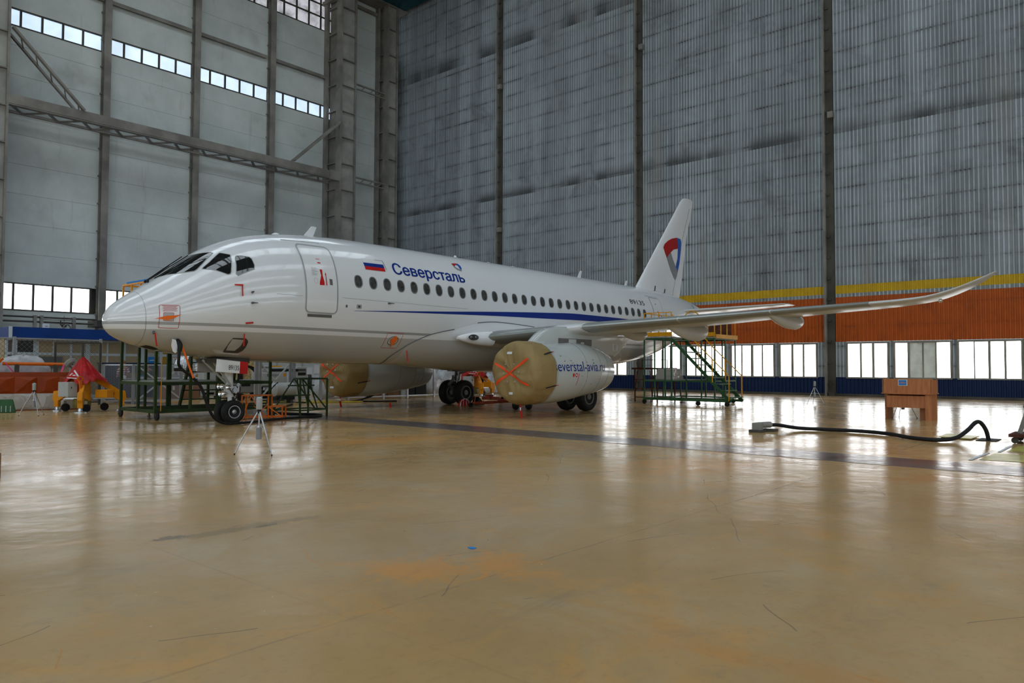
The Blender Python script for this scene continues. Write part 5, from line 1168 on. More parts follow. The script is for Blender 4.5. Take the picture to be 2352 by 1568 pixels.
MB().bar((3.1, 12.8, 2.36), (4.7, 12.8, 2.42), .05).bar((3.1, 12.8, .1), (4.7, 12.8, .1), .05).build('rail', 'steel_dark', t)
MB().add([(3.1, 12.8, .1), (4.7, 12.8, .1), (4.7, 12.8, 2.36), (3.1, 12.8, 2.36)], [(0, 1, 2, 3)]).build('netting', 'netting', t)

# ============================================================ orange skip at the left, with its load
A_, B_ = Vector((-2.6, 11.35, 0)), Vector((2.95, 9.75, 0)); D_ = (B_ - A_).normalized(); N_ = Vector((D_.y, -D_.x, 0)); n_ = 9; Lp = (B_ - A_).length / n_
t = thing('wrapped_skip', 'long low skip wrapped in orange vinyl above and silver film below', 'skip', (0, 11.3, 0))
bk = -N_ * 1.7
core = MB(); c4 = [A_, B_, B_ + bk, A_ + bk]; core.add([tuple(p + Vector((0, 0, z))) for z in (.0, 1.05) for p in c4], [(0, 1, 2, 3), (4, 7, 6, 5), (0, 4, 5, 1), (1, 5, 6, 2), (2, 6, 7, 3), (3, 7, 4, 0)]); core.build('box', 'orangefilm', t)
for i in range(n_):
    a = A_ + D_ * Lp * i; b = a + D_ * Lp; rnd = random.Random(i)
    for z0, z1, m_, nm in ((.57, 1.13, 'orangefilm', 'orange_panel'), (.03, .57, 'silver', 'silver_panel')):
        o_ = N_ * .02
        c = a.lerp(b, .5 + rnd.uniform(-.25, .3)) + N_ * rnd.uniform(.06, .12) + Vector((0, 0, z0 + (z1 - z0) * rnd.uniform(.7, .85)))
        d = a.lerp(b, rnd.uniform(.3, .8)) + N_ * rnd.uniform(.03, .08) + Vector((0, 0, z0 + .1))
        Z = lambda p, z: p + o_ + Vector((0, 0, z))
        MB().add([tuple(q) for q in (Z(a, z0), Z(b, z0), Z(b, z1), Z(a, z1), c, d)], [(3, 4, 2), (0, 4, 3), (0, 5, 4), (0, 1, 5), (5, 1, 4), (1, 2, 4)]).build(nm, m_, t)
MB().bar(A_ + Vector((0, 0, 1.2)) - N_ * .1, B_ + Vector((0, 0, 1.2)) - N_ * .1, .03, .18).build('lip', 'orangefilm', t)
t = thing('tube_trestle', 'orange tube trestle on dark legs lying in the skip', 'trestle', (2, 10.9, 1.05))
MB().rod((.95, 11.1, 1.58), (2.75, 10.6, 1.56), .06, 10).build('tube', 'orange', t, smooth=True)
for x, y in ((1.35, 10.98), (2.45, 10.68)): MB().box(x - .06, x + .06, y - .05, y + .05, 1.05, 1.56).build('leg', 'steel_dark', t)
MB().bar((.95, 11.05, 1.75), (.35, 11.0, 1.1), .07).bar((.75, 11.05, 1.72), (.25, 11.2, 1.2), .06).bar((-.6, 11.2, 1.14), (.9, 10.9, 1.22), .05).build('strut', 'orange', t)
for p, q in (((1.0, 10.95, 1.6), (1.25, 10.6, 1.15)), ((2.65, 10.5, 1.55), (2.45, 10.25, 1.12))): MB().bar(p, q, .06, .01).build('striped_tape', 'pinktape', t)
MB().tube([(2.75, 10.55, 1.5), (2.8, 10.5, 1.62), (2.95, 10.5, 1.68), (3.05, 10.5, 1.5), (2.9, 10.5, 1.42)], .11, 8, 3).build('cloth_bag', 'steel', t, smooth=True)
g_ = 'ring cowlings in the skip'
for i, (x, z, r, tl) in enumerate(((-.1, 1.25, .42, .35), (.2, 1.42, .36, .6))):
    m = MB(); P = []
    for k in range(19): a = math.pi * k / 18 - .1; P.append((x + r * math.cos(a), 11.2 - .3 * i + tl * .25 * math.sin(a), z - .2 + r * math.sin(a)))
    tt_ = thing('ring_cowling', ('curved grey ring cowling lying lowest in the skip', 'curved grey ring cowling leaning behind the fence post in the skip')[i], 'cowling', (x, 11.1, 1.05), g_)
    m.tube(P, .055, 8, 1).build('ring', 'cabinet', tt_, smooth=True); MB().tube([(p[0] * .86 + x * .14, p[1] + .08, z - .2 + (p[2] - z + .2) * .84) for p in P], .03, 6, 1).build('inner_ring', 'steel_dark', tt_, smooth=True)
def lump(name, label, cat, m, c, s, seed=0, group=None, nm='wrapping', k=14):
    rnd = random.Random(seed); t = thing(name, label, cat, (c[0], c[1], c[2]), group); rg = []
    ph = [rnd.uniform(0, 6.28) for _ in range(6)]
    for i in range(9):
        a = math.pi * i / 8; r = max(.03, math.sin(a) ** .55); z = (1 - math.cos(a)) / 2
        rg.append([(c[0] + s[0] * r * math.cos(b) * (1 + .10 * math.sin(3 * b + ph[0] + z * 4) + .06 * math.sin(7 * b + ph[1]) + .05 * rnd.uniform(-1, 1)) * (1.08 - .25 * z),
                    c[1] + s[1] * r * math.sin(b) * (1 + .10 * math.sin(2 * b + ph[2]) + .05 * rnd.uniform(-1, 1)) * (1.08 - .25 * z), c[2] + s[2] * z * (1 + .08 * math.sin(3 * b + ph[3]) * z)) for b in (2 * math.pi * j / k for j in range(k))])
    MB().rings(rg).build(nm, m, t, smooth=True, auto=30); return t
lump('wrapped_part', 'large part under pale plastic sheeting behind the orange trestle', 'wrapped part', 'film', (1.7, 11.55, 1.06), (.85, .22, .78), 4)
t = thing('metal_crate', 'open dark metal crate at the left end of the skip load', 'crate', (-.25, 11.7, 1.05))
MB().bar((-.45, 11.6, 1.05), (-.45, 11.6, 1.75), .04).bar((-.28, 11.6, 1.05), (-.28, 11.6, 1.75), .04).bar((-.45, 11.6, 1.75), (.35, 11.6, 1.77), .04).build('frame', 'steel_dark', t); MB().box(-.25, .3, 11.62, 11.66, 1.05, 1.76).build('panel', 'steel', t)
t = thing('green_step', 'dark green ribbed plastic step on the floor before the skip', 'step', (.6, 9.3, 0))
c = Vector((.62, 9.35, 0)); a1 = D_; a2 = -N_
def frus(c, a1, a2, w0, w1, d0, d1, h): return [tuple(c + a1 * sx * w / 2 + a2 * sy * d / 2 + Vector((0, 0, z))) for z, w, d in ((0, w0, d0), (h, w1, d1)) for sx, sy in ((-1, -1), (1, -1), (1, 1), (-1, 1))]
FR = [(0, 3, 2, 1), (4, 5, 6, 7), (0, 1, 5, 4), (1, 2, 6, 5), (2, 3, 7, 6), (3, 0, 4, 7)]
MB().add(frus(c, a1, a2, .55, .36, .5, .34, .42), FR).build('shell', 'green2', t, bevel=.02)
for k in (-1, 0, 1): p = c + a1 * .12 * k - a2 * .252; MB().bar(p + Vector((0, 0, .03)), p + a2 * .04 + Vector((0, 0, .22)), .02).build('rib', 'cabinet', t)

# ============================================================ aircraft jacks under red covers
def jack(c, label, s=1.0, turn=0.0):
    c = Vector((*c, 0)); t = thing('aircraft_jack', label, 'jack', tuple(c), 'amber aircraft jacks under red covers')
    Fw, Rt = Vector((.756, .6545, 0)), Vector((.6545, -.756, 0)); Zv = lambda z: Vector((0, 0, z * s))
    for (a, b) in ((-1.0, .1), (.32, -.85), (.78, .8)):
        f = c + (Rt * a + Fw * b) * s; d = (f - c).normalized(); i_ = c + d * .22 * s; sd = Vector((-d.y, d.x, 0))
        lg = MB().bar(i_ + Zv(1.12), f - d * .12 * s + Zv(.62), .12 * s, .17 * s).build('leg', 'amber', t)
        pl = [(-.2, .70), (.10, .66), (.14, .40), (.08, .32), (.08, .14), (-.08, .14), (-.08, .34), (-.28, .45)]
        q = MB(); n = len(pl); v = [tuple(f + d * u * s + sd * w * .075 * s + Zv(z)) for w in (-1, 1) for u, z in pl]
        q.add(v, [(k, (k + 1) % n, n + (k + 1) % n, n + k) for k in range(n)] + [tuple(range(n))[::-1], tuple(range(n, 2 * n))]).build('foot_bracket', 'amber', lg, bevel=.015)
        MB().lathe([(0, .2 * s), (.03 * s, .2 * s), (.05 * s, .07 * s), (.14 * s, .06 * s)], f, 'z', 20).build('foot_pad', 'metal', lg, smooth=True)
        MB().bar(i_ + Zv(.42), f + Zv(.42) - d * .1, .05 * s, .05 * s).build('tie_rod', 'metal', t)
        w = c + d * .62 * s + sd * .12 * s; MB().lathe([(-.04 * s, .10 * s), (-.03 * s, .13 * s), (.03 * s, .13 * s), (.04 * s, .10 * s)], w + Zv(.13), 'y', 18).build('caster_wheel', 'black', t, smooth=True); MB().bar(w + Zv(.13) + Vector((0, .06 * s, 0)), w + Zv(.36) + Vector((0, .03 * s, 0)), .05 * s, .08 * s).build('caster_fork', 'metal', t)
    f2 = c + (Rt * .30 - Fw * .70) * s; tb = MB().bar(f2 + Zv(.45), f2 - Rt * .12 * s + Fw * .05 * s + Zv(1.02), .09 * s, .05 * s); tb.lathe([(-.03 * s, .055 * s), (-.03 * s, .09 * s), (.03 * s, .09 * s), (.03 * s, .055 * s)], f2 - Rt * .13 * s + Fw * .05 * s + Zv(1.09), 'y', 20, False).build('tow_arm', 'orange', t, label='bright orange tow arm with ring end')
    MB().cone(c + Zv(.35), c + Zv(1.55), .16 * s, .12 * s, 20).build('ram', 'amber', t, smooth=True)
    MB().lathe([(.12 * s, .24 * s), (.16 * s, .27 * s), (.38 * s, .27 * s), (.42 * s, .24 * s)], c - Rt * .12 * s, 'z', 20).build('oil_tank', 'brass', t, smooth=True)
    MB().add([tuple(c + Rt * (.36 + .4 * sx) * s + Fw * (.12 + .2 * sy) * s + Zv(z)) for z in (.45, .72) for sx, sy in ((0, -1), (1, -1), (1, 1), (0, 1))], FR).build('tool_tray', 'amber', t, bevel=.01)
    b0 = c - Rt * .60 * s - Fw * .55 * s; cb = MB().add([tuple(b0 + Rt * w * s + Fw * e * s + Zv(z)) for z in (.50, .98) for w, e in ((0, .0), (.40, -.12), (.56, .14), (.16, .26))], FR).build('control_cabinet', 'cabinet', t, bevel=.012)
    MB().lathe([(0, .03 * s), (.015 * s, .03 * s)], b0 + Rt * .46 * s - Fw * .04 * s + Zv(.8), 'x', 12).build('switch', 'black', cb)
    # red tarpaulin thrown over the legs
    rg = []; rnd = random.Random(int(c.x * 10)); jit = [[rnd.uniform(-1, 1) for _ in range(30)] for _ in range(10)]
    for i in range(10):
        u = i / 9; row = []
        for k in range(30):
            a = 2 * math.pi * k / 30
            lob = max(0, math.cos(a - math.atan2(.1, -1.0))) ** 2.5 + .75 * max(0, math.cos(a - math.atan2(.8, .78))) ** 3 + .6 * max(0, math.cos(a - math.atan2(-.85, .32))) ** 3
            hang = .62 + .42 * lob
            r = .035 + (.30 + .52 * lob) * u ** .85 + .035 * math.sin(6 * a + 4 * u) * u + .02 * jit[i][k] * min(1, u * 3)
            z = 1.80 - hang * u ** 1.05 - .05 * (u > .95) * jit[0][k] - .10 * math.sin(math.pi * u) * (1 - min(1, lob)) + .02 * jit[(i + 3) % 10][k]
            p = c + (Rt * math.cos(a) + Fw * math.sin(a)) * r * s + Zv(z) - Rt * .10 * (1 - u) * s; row.append(tuple(p))
        rg.append(row)
    cv = MB().rings(rg, caps=False).build('tarpaulin', 'redtarp', t, smooth=True, auto=32)
    a0 = c - Fw * .46 * s; 
    for (p, q, w) in (((-.30, 1.12), (.02, 1.10), .03), ((-.12, 1.36), (.06, 1.16), .05), ((-.22, 1.19), (-.14, 1.27), .03), ((-.12, 1.20), (-.04, 1.20), .035), ((.0, 1.19), (.05, 1.19), .03)):
        MB().bar(a0 + Rt * p[0] * s + Zv(p[1]) - Fw * (.10 if p[1] < 1.3 else .02) * s, a0 + Rt * q[0] * s + Zv(q[1]) - Fw * .08 * s, w, .006, up=tuple(Fw)).build('printed_mark', 'paper', cv)
    return t
jack((2.62, 8.35), 'amber aircraft jack under a red tarpaulin beside the orange skip')
jack((21.6, 8.5), 'amber aircraft jack under a red tarpaulin seen past the far main wheels', 1.08)

# ============================================================ green work stand behind the nose
t = thing('work_stand', 'tall dark green wheeled work stand with stairs beneath the nose', 'work stand', (4, 3.5, 0))
X0, X1, Y0, Y1 = 2.3, 5.9, 2.4, 4.7
def post(t, x, y, z0, z1, w=.07, m='green', nm='post'): return MB().box(x - w / 2, x + w / 2, y - w / 2, y + w / 2, z0, z1).build(nm, m, t)
for x, y in ((2.3, 2.4), (3.3, 2.4), (5.85, 2.4), (2.3, 4.7), (3.0, 4.7), (3.75, 4.7), (5.0, 4.7), (5.9, 4.7), (2.3, 3.5)): post(t, x, y, .2, 3.0)
post(t, 4.15, 2.4, .2, 1.45, .12); post(t, 3.55, 4.4, .2, 2.9)
for z in (.24, 1.02, 2.98):
    for a, b in (((X0, Y0), (X1, Y0)), ((X0, Y1), (X1, Y1)), ((X0, Y0), (X0, Y1)), ((X1, Y0), (X1, Y1))): MB().bar((*a, z), (*b, z), .06, .09).build('rail', 'green', t)
for y in (3.0, 3.6, 4.2): MB().bar((X0, y, .24), (X1, y, .24), .05, .08).build('rail', 'green', t)
MB().box(2.3, 4.6, 2.42, 4.68, 1.06, 1.09).build('lower_deck', 'deck', t); MB().box(2.25, 5.95, 2.35, 4.75, 3.02, 3.06).build('upper_deck', 'deck', t)
for x in (4.05, 5.65): MB().bar((x, 4.65, .28), (x, 3.85, 2.1), .06, .1).bar((x, 3.85, 2.1), (x, 3.5, 2.95), .06, .1).build('stringer', 'green', t)
for k in range(9): z = .45 + .29 * k; y = 4.58 - .127 * k * 1; MB().box(4.05, 5.65, y - .13, y + .09, z, z + .035).build('stair_tread', 'green', t)
for x, y in ((2.3, 4.7), (2.35, 2.4), (5.85, 2.4), (5.9, 4.7)):
    MB().lathe([(-.035, .10), (-.025, .13), (.025, .13), (.035, .10)], (x, y, .13), 'x', 18).build('caster_wheel', 'black', t, smooth=True); MB().box(x - .05, x + .05, y - .03, y + .03, .12, .24).build('caster_fork', 'steel_dark', t)
for x, y in ((2.45, 3.1), (3.0, 4.4), (5.2, 3.4)): MB().rod((x, y, .02), (x, y, .24), .022).lathe([(0, .05), (.02, .05)], (x, y, 0), 'z', 10).build('jack_screw', 'steel_dark', t)
gr_ = MB()
for x, y in ((2.3, 4.7), (2.75, 4.7), (3.2, 4.7), (2.3, 4.1), (2.3, 3.5), (2.3, 2.9), (2.3, 2.4), (4, 4.7), (5, 4.7), (5.9, 4.7)): post(t, x, y, 3.05, 3.93, .045, 'amber', 'guard_post')
for z in (3.5, 3.92): MB().bar((2.3, 4.7, z), (5.9, 4.7, z), .05).bar((2.3, 4.7, z), (2.3, 2.4, z), .05).build('guard_rail', 'amber', t)
MB().rod((2.3, 4.4, 3.97), (2.3, 2.6, 3.97), .035).build('rail_padding', 'signblue', t)
MB().rod((2.42, 2.32, .25), (2.44, 2.34, 1.75), .012).build('yellow_tube', 'amber', t)
# trestles
def trestle(t, c, ax, w, d, h, m, r=.02, wide=.55):
    c = Vector((*c, 0)); a = Vector((math.cos(R(ax)), math.sin(R(ax)), 0)); b = Vector((-a.y, a.x, 0)); P = lambda u, v, z: c + a * u + b * v + Vector((0, 0, z))
    MB().bar(P(-w / 2, 0, h), P(w / 2, 0, h), 2 * r, 2 * r).build('top_bar', m, t)
    for u in (-w / 2, w / 2, 0.0):
        if u == 0: MB().bar(P(u, -d / 2, .16), P(u, 0, h), 2 * r).bar(P(u, d / 2, .16), P(u, 0, h), 2 * r).build('inner_leg', m, t); continue
        for v in (-d / 2, d / 2): MB().bar(P(u, v, 0), P(u * wide, 0, h), 2 * r).build('leg', m, t)
    for v in (-d / 2, d / 2): MB().bar(P(-w / 2, v, .2), P(w / 2, v, .2), 2 * r).build('lower_rail', m, t)
    for u in (-w / 2, w / 2): MB().bar(P(u, -d / 2, .2), P(u, d / 2, .2), 2 * r).build('end_rail', m, t)
t = thing('trestle_stand', 'dark green steel step frame standing behind the nose wheels', 'stand', (6.1, 1.0, 0))
def PQ(u, v, z): return (5.45 + u, 1.5 - v * 1.0 + u * .0, z)
for u, v in ((0, 0), (1.2, 0), (.15, 1.15), (1.3, .85)): MB().bar(PQ(u, v, 0), PQ(u, v, 1.15 if u > .5 or v > .5 else .3), .045).build('leg', 'green', t)
MB().bar(PQ(.15, 1.15, 1.15), PQ(1.3, .85, 1.15), .045).bar(PQ(.15, 1.15, 1.15), PQ(.55, .2, 1.15), .045).bar(PQ(.55, .2, 1.15), PQ(1.2, 0, 1.15), .045).bar(PQ(1.2, 0, 1.15), PQ(1.3, .85, 1.15), .045).build('top_rail', 'green', t)
MB().bar(PQ(0, 0, .22), PQ(1.2, 0, .22), .04).bar(PQ(.15, 1.15, .22), PQ(1.3, .85, .22), .04).bar(PQ(0, 0, .22), PQ(.15, 1.15, .22), .04).bar(PQ(1.2, 0, .22), PQ(1.3, .85, .22), .04).build('lower_rail', 'green', t)
for (p, q) in (((0, 0, .22), (.55, .2, 1.15)), ((.15, 1.15, .22), (.4, .6, 1.15)), ((.9, .1, 1.15), (1.3, .85, .22)), ((.9, .1, 1.15), (.55, 1.0, .22)), ((.55, .2, 1.15), (.8, 1.0, .22)), ((1.2, 0, 1.15), (.9, .95, .22))): MB().bar(PQ(*p), PQ(*q), .035).build('brace', 'green', t)
for z, k in ((.62, .15), (.92, .3)): MB().box(5.5 + k, 6.3 + k, 1.1, 1.32, z, z + .04).build('tread', 'green', t)
t = thing('trestle_stand', 'small orange steel frame standing just right of the nose wheels', 'stand', (4.65, .95, 0))
def PO_(u, v, z): return (4.15 + u * .62 + v * .3, 1.05 + v * .3 - u * .35, z)
for u, v, h in ((0, 0, .68), (0, 1, .68), (1, 0, .68), (1, 1, .68), (1.55, .0, .36), (1.55, 1, .36)): MB().bar(PO_(u, v, 0), PO_(u, v, h), .035).build('leg', 'orange', t)
for p, q in (((0, 0, .68), (1, 0, .68)), ((0, 1, .68), (1, 1, .68)), ((0, 0, .68), (0, 1, .68)), ((1, 0, .68), (1, 1, .68)), ((1, 0, .36), (1.55, 0, .36)), ((1, 1, .36), (1.55, 1, .36)), ((1.55, 0, .36), (1.55, 1, .36)), ((0, 0, .06), (1.55, 0, .06)), ((0, 1, .06), (1.55, 1, .06)), ((0, 0, .06), (0, 1, .06)), ((1.55, 0, .06), (1.55, 1, .06))): MB().bar(PO_(*p), PO_(*q), .035).build('rail', 'orange', t)
for p, q in (((0, 0, .06), (.35, 0, .68)), ((.35, 0, .68), (.8, 0, .06)), ((1, 0, .36), (1.55, 0, .06)), ((.3, 1, .06), (.8, 1, .36)), ((.8, 1, .06), (.3, 1, .36))): MB().bar(PO_(*p), PO_(*q), .03).build('brace', 'orange', t)
MB().add([PO_(0, 0, .70), PO_(1, 0, .70), PO_(1, 1, .70), PO_(0, 1, .70)], [(0, 1, 2, 3)]).build('top_plate', 'orange', t)

# ============================================================ carts, boxes and sacks behind the fence
t = thing('service_cabinet', 'tall pale grey cabinet on feet behind the green stand stairs', 'cabinet', (10.3, 15, 0))
MB().box(10.0, 10.75, 14.9, 15.5, .12, 1.25).build('body', 'cabinet', t, bevel=.02); MB().box(10.05, 10.5, 14.88, 14.9, .2, .3).build('vent', 'black', t); MB().box(10.0, 10.7, 14.87, 14.9, .7, 1.2).build('door', 'cabinet', t); [MB().box(x, x + .08, 15, 15.1, 0, .12).build('foot', 'steel_dark', t) for x in (10.05, 10.6)]
g_ = 'cardboard boxes stacked behind the green stand'
for i, (x, y, z, w, h, lb) in enumerate(((8.35, 15.2, 0, .75, .62, 'brown cardboard carton on the floor, left of the stack behind the stand stairs'), (9.15, 15.2, 0, .8, .62, 'brown cardboard carton beside the tall grey cabinet'))):
    t = thing('cardboard_box', lb, 'box', (x, y, z), g_); MB().box(x, x + w, y, y + .6, z, z + h).build('carton', 'cardboard', t, bevel=.012); MB().box(x + w * .45, x + w * .58, y - .005, y, z + h * .7, z + h).build('tape', 'paper', t)
t = thing('white_table', 'long white table behind the green stand stairs', 'table', (9.3, 15.9, 0)); MB().box(8.3, 10.4, 15.85, 16.4, .94, 1.0).build('table_top', 'paper', t)
for x in (8.35, 10.3): MB().box(x, x + .05, 16.0, 16.05, 0, .94).build('leg', 'steel_dark', t)
lump('foil_bundle', 'bundle wrapped in crumpled silver foil on the white table', 'wrapped part', 'foil', (9.75, 16.1, 1.0), (.6, .25, .95), 8)
t = MB().lathe([(0, .06), (.05, .06), (.07, .03)], (8.9, 15.95, 1.0), 'z', 14).build('green_cap', 'lime', None, smooth=True, label='small lime green cap on the white table', cat='tub')  # a lime green cap, not a container
t = thing('chipboard_sheet', 'upright chipboard sheet behind the nose gear door', 'board', (10.4, 13.5, 0)); MB().box(10.5, 12.4, 14.0, 14.04, 0, 2.3).build('board', 'chip', t); MB().bar((11.3, 13.97, 0), (11.6, 13.97, 2.2), .05).build('batten', 'cardboard', t)
t = thing('ground_power_cart', 'cream ground power cart with lettering and black wheels behind crossed braces', 'cart', (11.5, 11.6, 0))
bd = MB().box(10.95, 12.25, 11.5, 12.4, .62, 1.5).build('body', 'cabinet', t, bevel=.03); MB().box(11.0, 12.2, 11.46, 11.5, .68, 1.28).build('side_door', 'cabinet', bd, bevel=.01)
MB().box(11.05, 12.8, 11.47, 11.5, 1.3, 1.42).build('vent', 'black', bd); MB().box(10.95, 12.3, 11.48, 12.42, .5, .62).build('chassis', 'black', t); MB().box(10.95, 12.0, 11.6, 12.3, 1.5, 1.56).build('lid', 'yellow', t)
V, F = text_mesh('Electro', .62, .12, .01); mb = MB(); mb.v = [(11.2 + u, 11.452, 1.08 + w) for u, w in V]; mb.f = F; mb.build('lettering', 'navy', bd)
MB().box(12.02, 12.14, 11.45, 11.46, 1.08, 1.2).build('warning_label', 'amber', bd)
for x in (11.25, 12.2):
    for y in (11.55, 12.35): MB().lathe([(-.07, .12), (-.07, .22), (-.05, .25), (.05, .25), (.07, .22), (.07, .12)], (x - .1, y, .25), 'y', 20).lathe([(-.075, .04), (-.075, .12)], (x - .1, y, .25), 'y', 16).build('wheel', 'black', t, smooth=True)
MB().box(11.0, 11.35, 11.4, 11.7, .45, .6).box(11.95, 12.3, 11.4, 11.7, .42, .55).build('mudguard', 'alu', t, bevel=.02)
MB().tube([(10.9, 11.4, .3), (10.6, 11.2, .25), (10.4, 11.0, .1)], .03, 6).build('drawbar', 'black', t)
t = thing('compressor_cart', 'cream compressor unit with hanging cables beside the power cart', 'cart', (12.9, 11.6, 0))
bd = MB().box(12.75, 13.35, 11.5, 12.2, .1, 1.52).build('body', 'cabinet', t, bevel=.02); MB().box(12.8, 13.2, 11.47, 11.5, 1.12, 1.25).build('vent', 'black', bd); MB().box(12.8, 13.2, 11.47, 11.5, 1.32, 1.42).build('vent', 'steel_dark', bd)
MB().box(13.22, 13.5, 11.4, 11.42, 1.16, 1.48).build('notice', 'paper', bd)
for k in range(4): MB().tube([(13.42 + .05 * k, 11.6, 1.2), (13.44 + .05 * k, 11.55, .8), (13.42 + .05 * k, 11.6, .5)], .018, 6).build('cable', 'black', t, smooth=True)
t = thing('sign_board', 'white printed notice on an aluminium stand left of the crossed braces', 'sign', (10.2, 10.6, 0))
MB().box(10.28, 10.36, 10.7, 10.76, 0, 1.75).build('post', 'alu', t); b_ = MB().box(10.42, 10.85, 10.68, 10.7, 1.2, 1.56).build('board', 'paper', t); MB().box(10.42, 10.85, 10.67, 10.68, 1.44, 1.52).build('print_line', 'logogrey', b_)
for z in (1.3, 1.36): MB().box(10.5, 10.76, 10.67, 10.68, z, z + .02).build('print_line', 'logogrey', b_)
t = thing('cable_drum_cart', 'grey hose cart with looped black cables beside the chipboard', 'cart', (10.2, 11.8, 0))
MB().box(9.95, 10.85, 11.7, 12.3, .35, .95).build('body', 'alu', t, bevel=.04); MB().box(10.1, 10.5, 11.66, 11.7, .65, .85).build('panel', 'black', t)
for k in range(4): MB().tube([(9.95 + .05 * k, 11.65, .95), (9.95 + .04 * k, 11.6, 1.35), (10.2, 11.6, 1.5 + .02 * k), (10.5 + .08 * k, 11.6, 1.42), (10.75 + .05 * k, 11.6, 1.1), (10.6 + .05 * k, 11.6, .75)], .03, 6).build('cable', 'black', t, smooth=True)
for x in (10.1, 10.7): MB().lathe([(-.05, .1), (-.05, .17), (.05, .17), (.05, .1)], (x, 11.75, .17), 'y', 16).build('wheel', 'black', t, smooth=True)
t = thing('air_tank', 'white cylindrical air tank on a wooden sled behind the green step frame', 'tank', (9.5, 6.8, 0))
MB().lathe([(-.52, .05), (-.48, .2), (-.4, .27), (.4, .27), (.48, .2), (.52, .05)], (9.4, 7.3, .62), 'x', 28).build('vessel', 'cabinet', t, smooth=True); MB().box(9.0, 9.8, 7.1, 7.5, .22, .36).build('cradle', 'black', t); MB().box(8.85, 9.95, 7.0, 7.6, .0, .08).build('sled', 'chip', t)
for x in (9.1, 9.7): MB().box(x - .05, x + .05, 7.15, 7.45, .08, .22).build('support', 'steel_dark', t)
MB().tube([(9.1, 7.2, .9), (8.8, 7.1, .7), (8.5, 6.9, .35), (8.3, 6.7, .05)], .02, 6).build('air_hose', 'black', t, smooth=True)
for i, (x, y, s_, lb) in enumerate(((13.9, 11.3, (.42, .35, 1.0), 'clear plastic sack of waste beside the compressor unit'), (15.0, 12.3, (.5, .4, .8), 'clear plastic sack of waste, shorter, just left of the far engine'), (21.2, 11.4, (.75, .45, 1.2), 'clear plastic sack right of the dark cabinets behind the railing'), (22.9, 12.2, (.8, .45, 1.4), 'tall clear plastic sack left of the far main wheels'), (25.6, 11.0, (.6, .4, 1.25), 'clear plastic sack seen behind the far jack'))):
    lump('plastic_sack', lb, 'sack', 'film', (x, y, 0), s_, 20 + i, 'clear plastic waste sacks behind the railing')
g_ = 'cardboard cartons under the far engine'
for x, w, h, lb in ((15.2, 1.1, .42, 'flat brown carton under the far engine'), (16.5, 1.2, .40, 'long brown carton in the middle under the far engine'), (17.75, .75, .72, 'taller brown carton next to the grey cabinet')):
    t = thing('cardboard_box', lb, 'box', (x, 11.2, 0), g_); MB().box(x, x + w, 11.0, 11.6, 0, h).build('carton', 'cardboard', t, bevel=.012); MB().box(x + .1, x + w - .1, 10.995, 11.0, h * .8, h * .86).build('tape', 'chip', t)
t = thing('tool_cabinet', 'narrow pale grey cabinet behind the railing past the far engine', 'cabinet', (18.8, 11.2, 0)); MB().box(18.62, 19.0, 10.95, 11.5, 0, 1.25).build('body', 'cabinet', t, bevel=.01); MB().box(18.95, 18.97, 10.93, 10.95, .55, .75).build('handle', 'metal', t)
t = thing('tool_cabinet', 'pair of tall dark cabinets behind the railing past the far engine', 'cabinet', (19.6, 11.2, 0)); MB().box(19.05, 19.55, 10.95, 11.5, 0, 1.3).build('body', 'black', t, bevel=.01); MB().box(19.6, 20.35, 10.95, 11.5, 0, 1.3).build('body', 'black', t, bevel=.01); MB().box(19.5, 19.52, 10.93, 10.95, .6, .8).build('handle', 'metal', t)

# ============================================================ under the belly
t = thing('tow_bar', 'long faded red tow bar on two small wheels before the near engine', 'tow bar', (14.6, .2, 0))
P0, P1 = Vector((13.75, 1.15, .14)), Vector((15.9, -.95, .32)); d = (P1 - P0)
MB().rod(P0, P0 + d * .55, .055, 12).rod(P0 + d * .55, P1, .05, 12).build('tube', 'tow', t, smooth=True); MB().rod(P0 + d * .62, P0 + d * .72, .075, 12).rod(P0 + d * .85, P0 + d * .92, .08, 12).build('collar', 'tow', t, smooth=True)
MB().rod(P1, P1 + d * .08, .035, 8).box(P1.x + .1, P1.x + .35, P1.y - .25, P1.y - .1, .36, .46).build('hitch_head', 'black', t); MB().tube([P0 + Vector((.05, -.03, .05)), P0 + Vector((.08, -.05, .25)), P0 + Vector((.32, -.22, .27)), P0 + Vector((.34, -.24, .08))], .015, 6, 1).build('handle', 'orange', t)
MB().lathe([(-.06, .03), (-.04, .09), (.04, .09), (.06, .03)], P0 - d * .03 + Vector((0, 0, -.05)), 'y', 14).build('towing_eye', 'black', t, smooth=True)
ax_ = P0 + d * .50
for k, dy in enumerate((-.02, .0)):
    w = Vector((13.55, -1.18, .16)) if k == 0 else Vector((13.9, -1.5, .16))
    MB().lathe([(-.06, .07), (-.06, .13), (-.04, .16), (.04, .16), (.06, .13), (.06, .07)], w, 'y', 20).lathe([(-.07, .02), (-.065, .07)], w, 'y', 12).build('wheel', 'black', t, smooth=True); MB().bar(w + Vector((0, 0, .0)), w + Vector((.75, .85, .12)), .05).build('axle_arm', 'tow', t)
MB().bar((14.3, .35, .3), (14.75, -.75, .34), .07, .09).bar((14.0, .9, .35), (14.35, .3, .33), .08, .12).build('lift_frame', 'tow', t); MB().rod((14.3, .2, .36), (14.9, -.25, .38), .04).build('jack_cylinder', 'black', t); MB().box(14.05, 14.25, .55, .8, .3, .48).build('pump', 'tow', t)
t = thing('wheel_chock', 'red and white wheel chock between the far main wheels', 'chock', (14.25, 2.35, 0))
P = [(14.0 + .55 * .5 * (1 - math.cos(math.pi * k / 10)), .27 * math.sin(math.pi * k / 10)) for k in range(11)]
MB().prism(P, 2.1, 2.2).build('body', 'red', t)
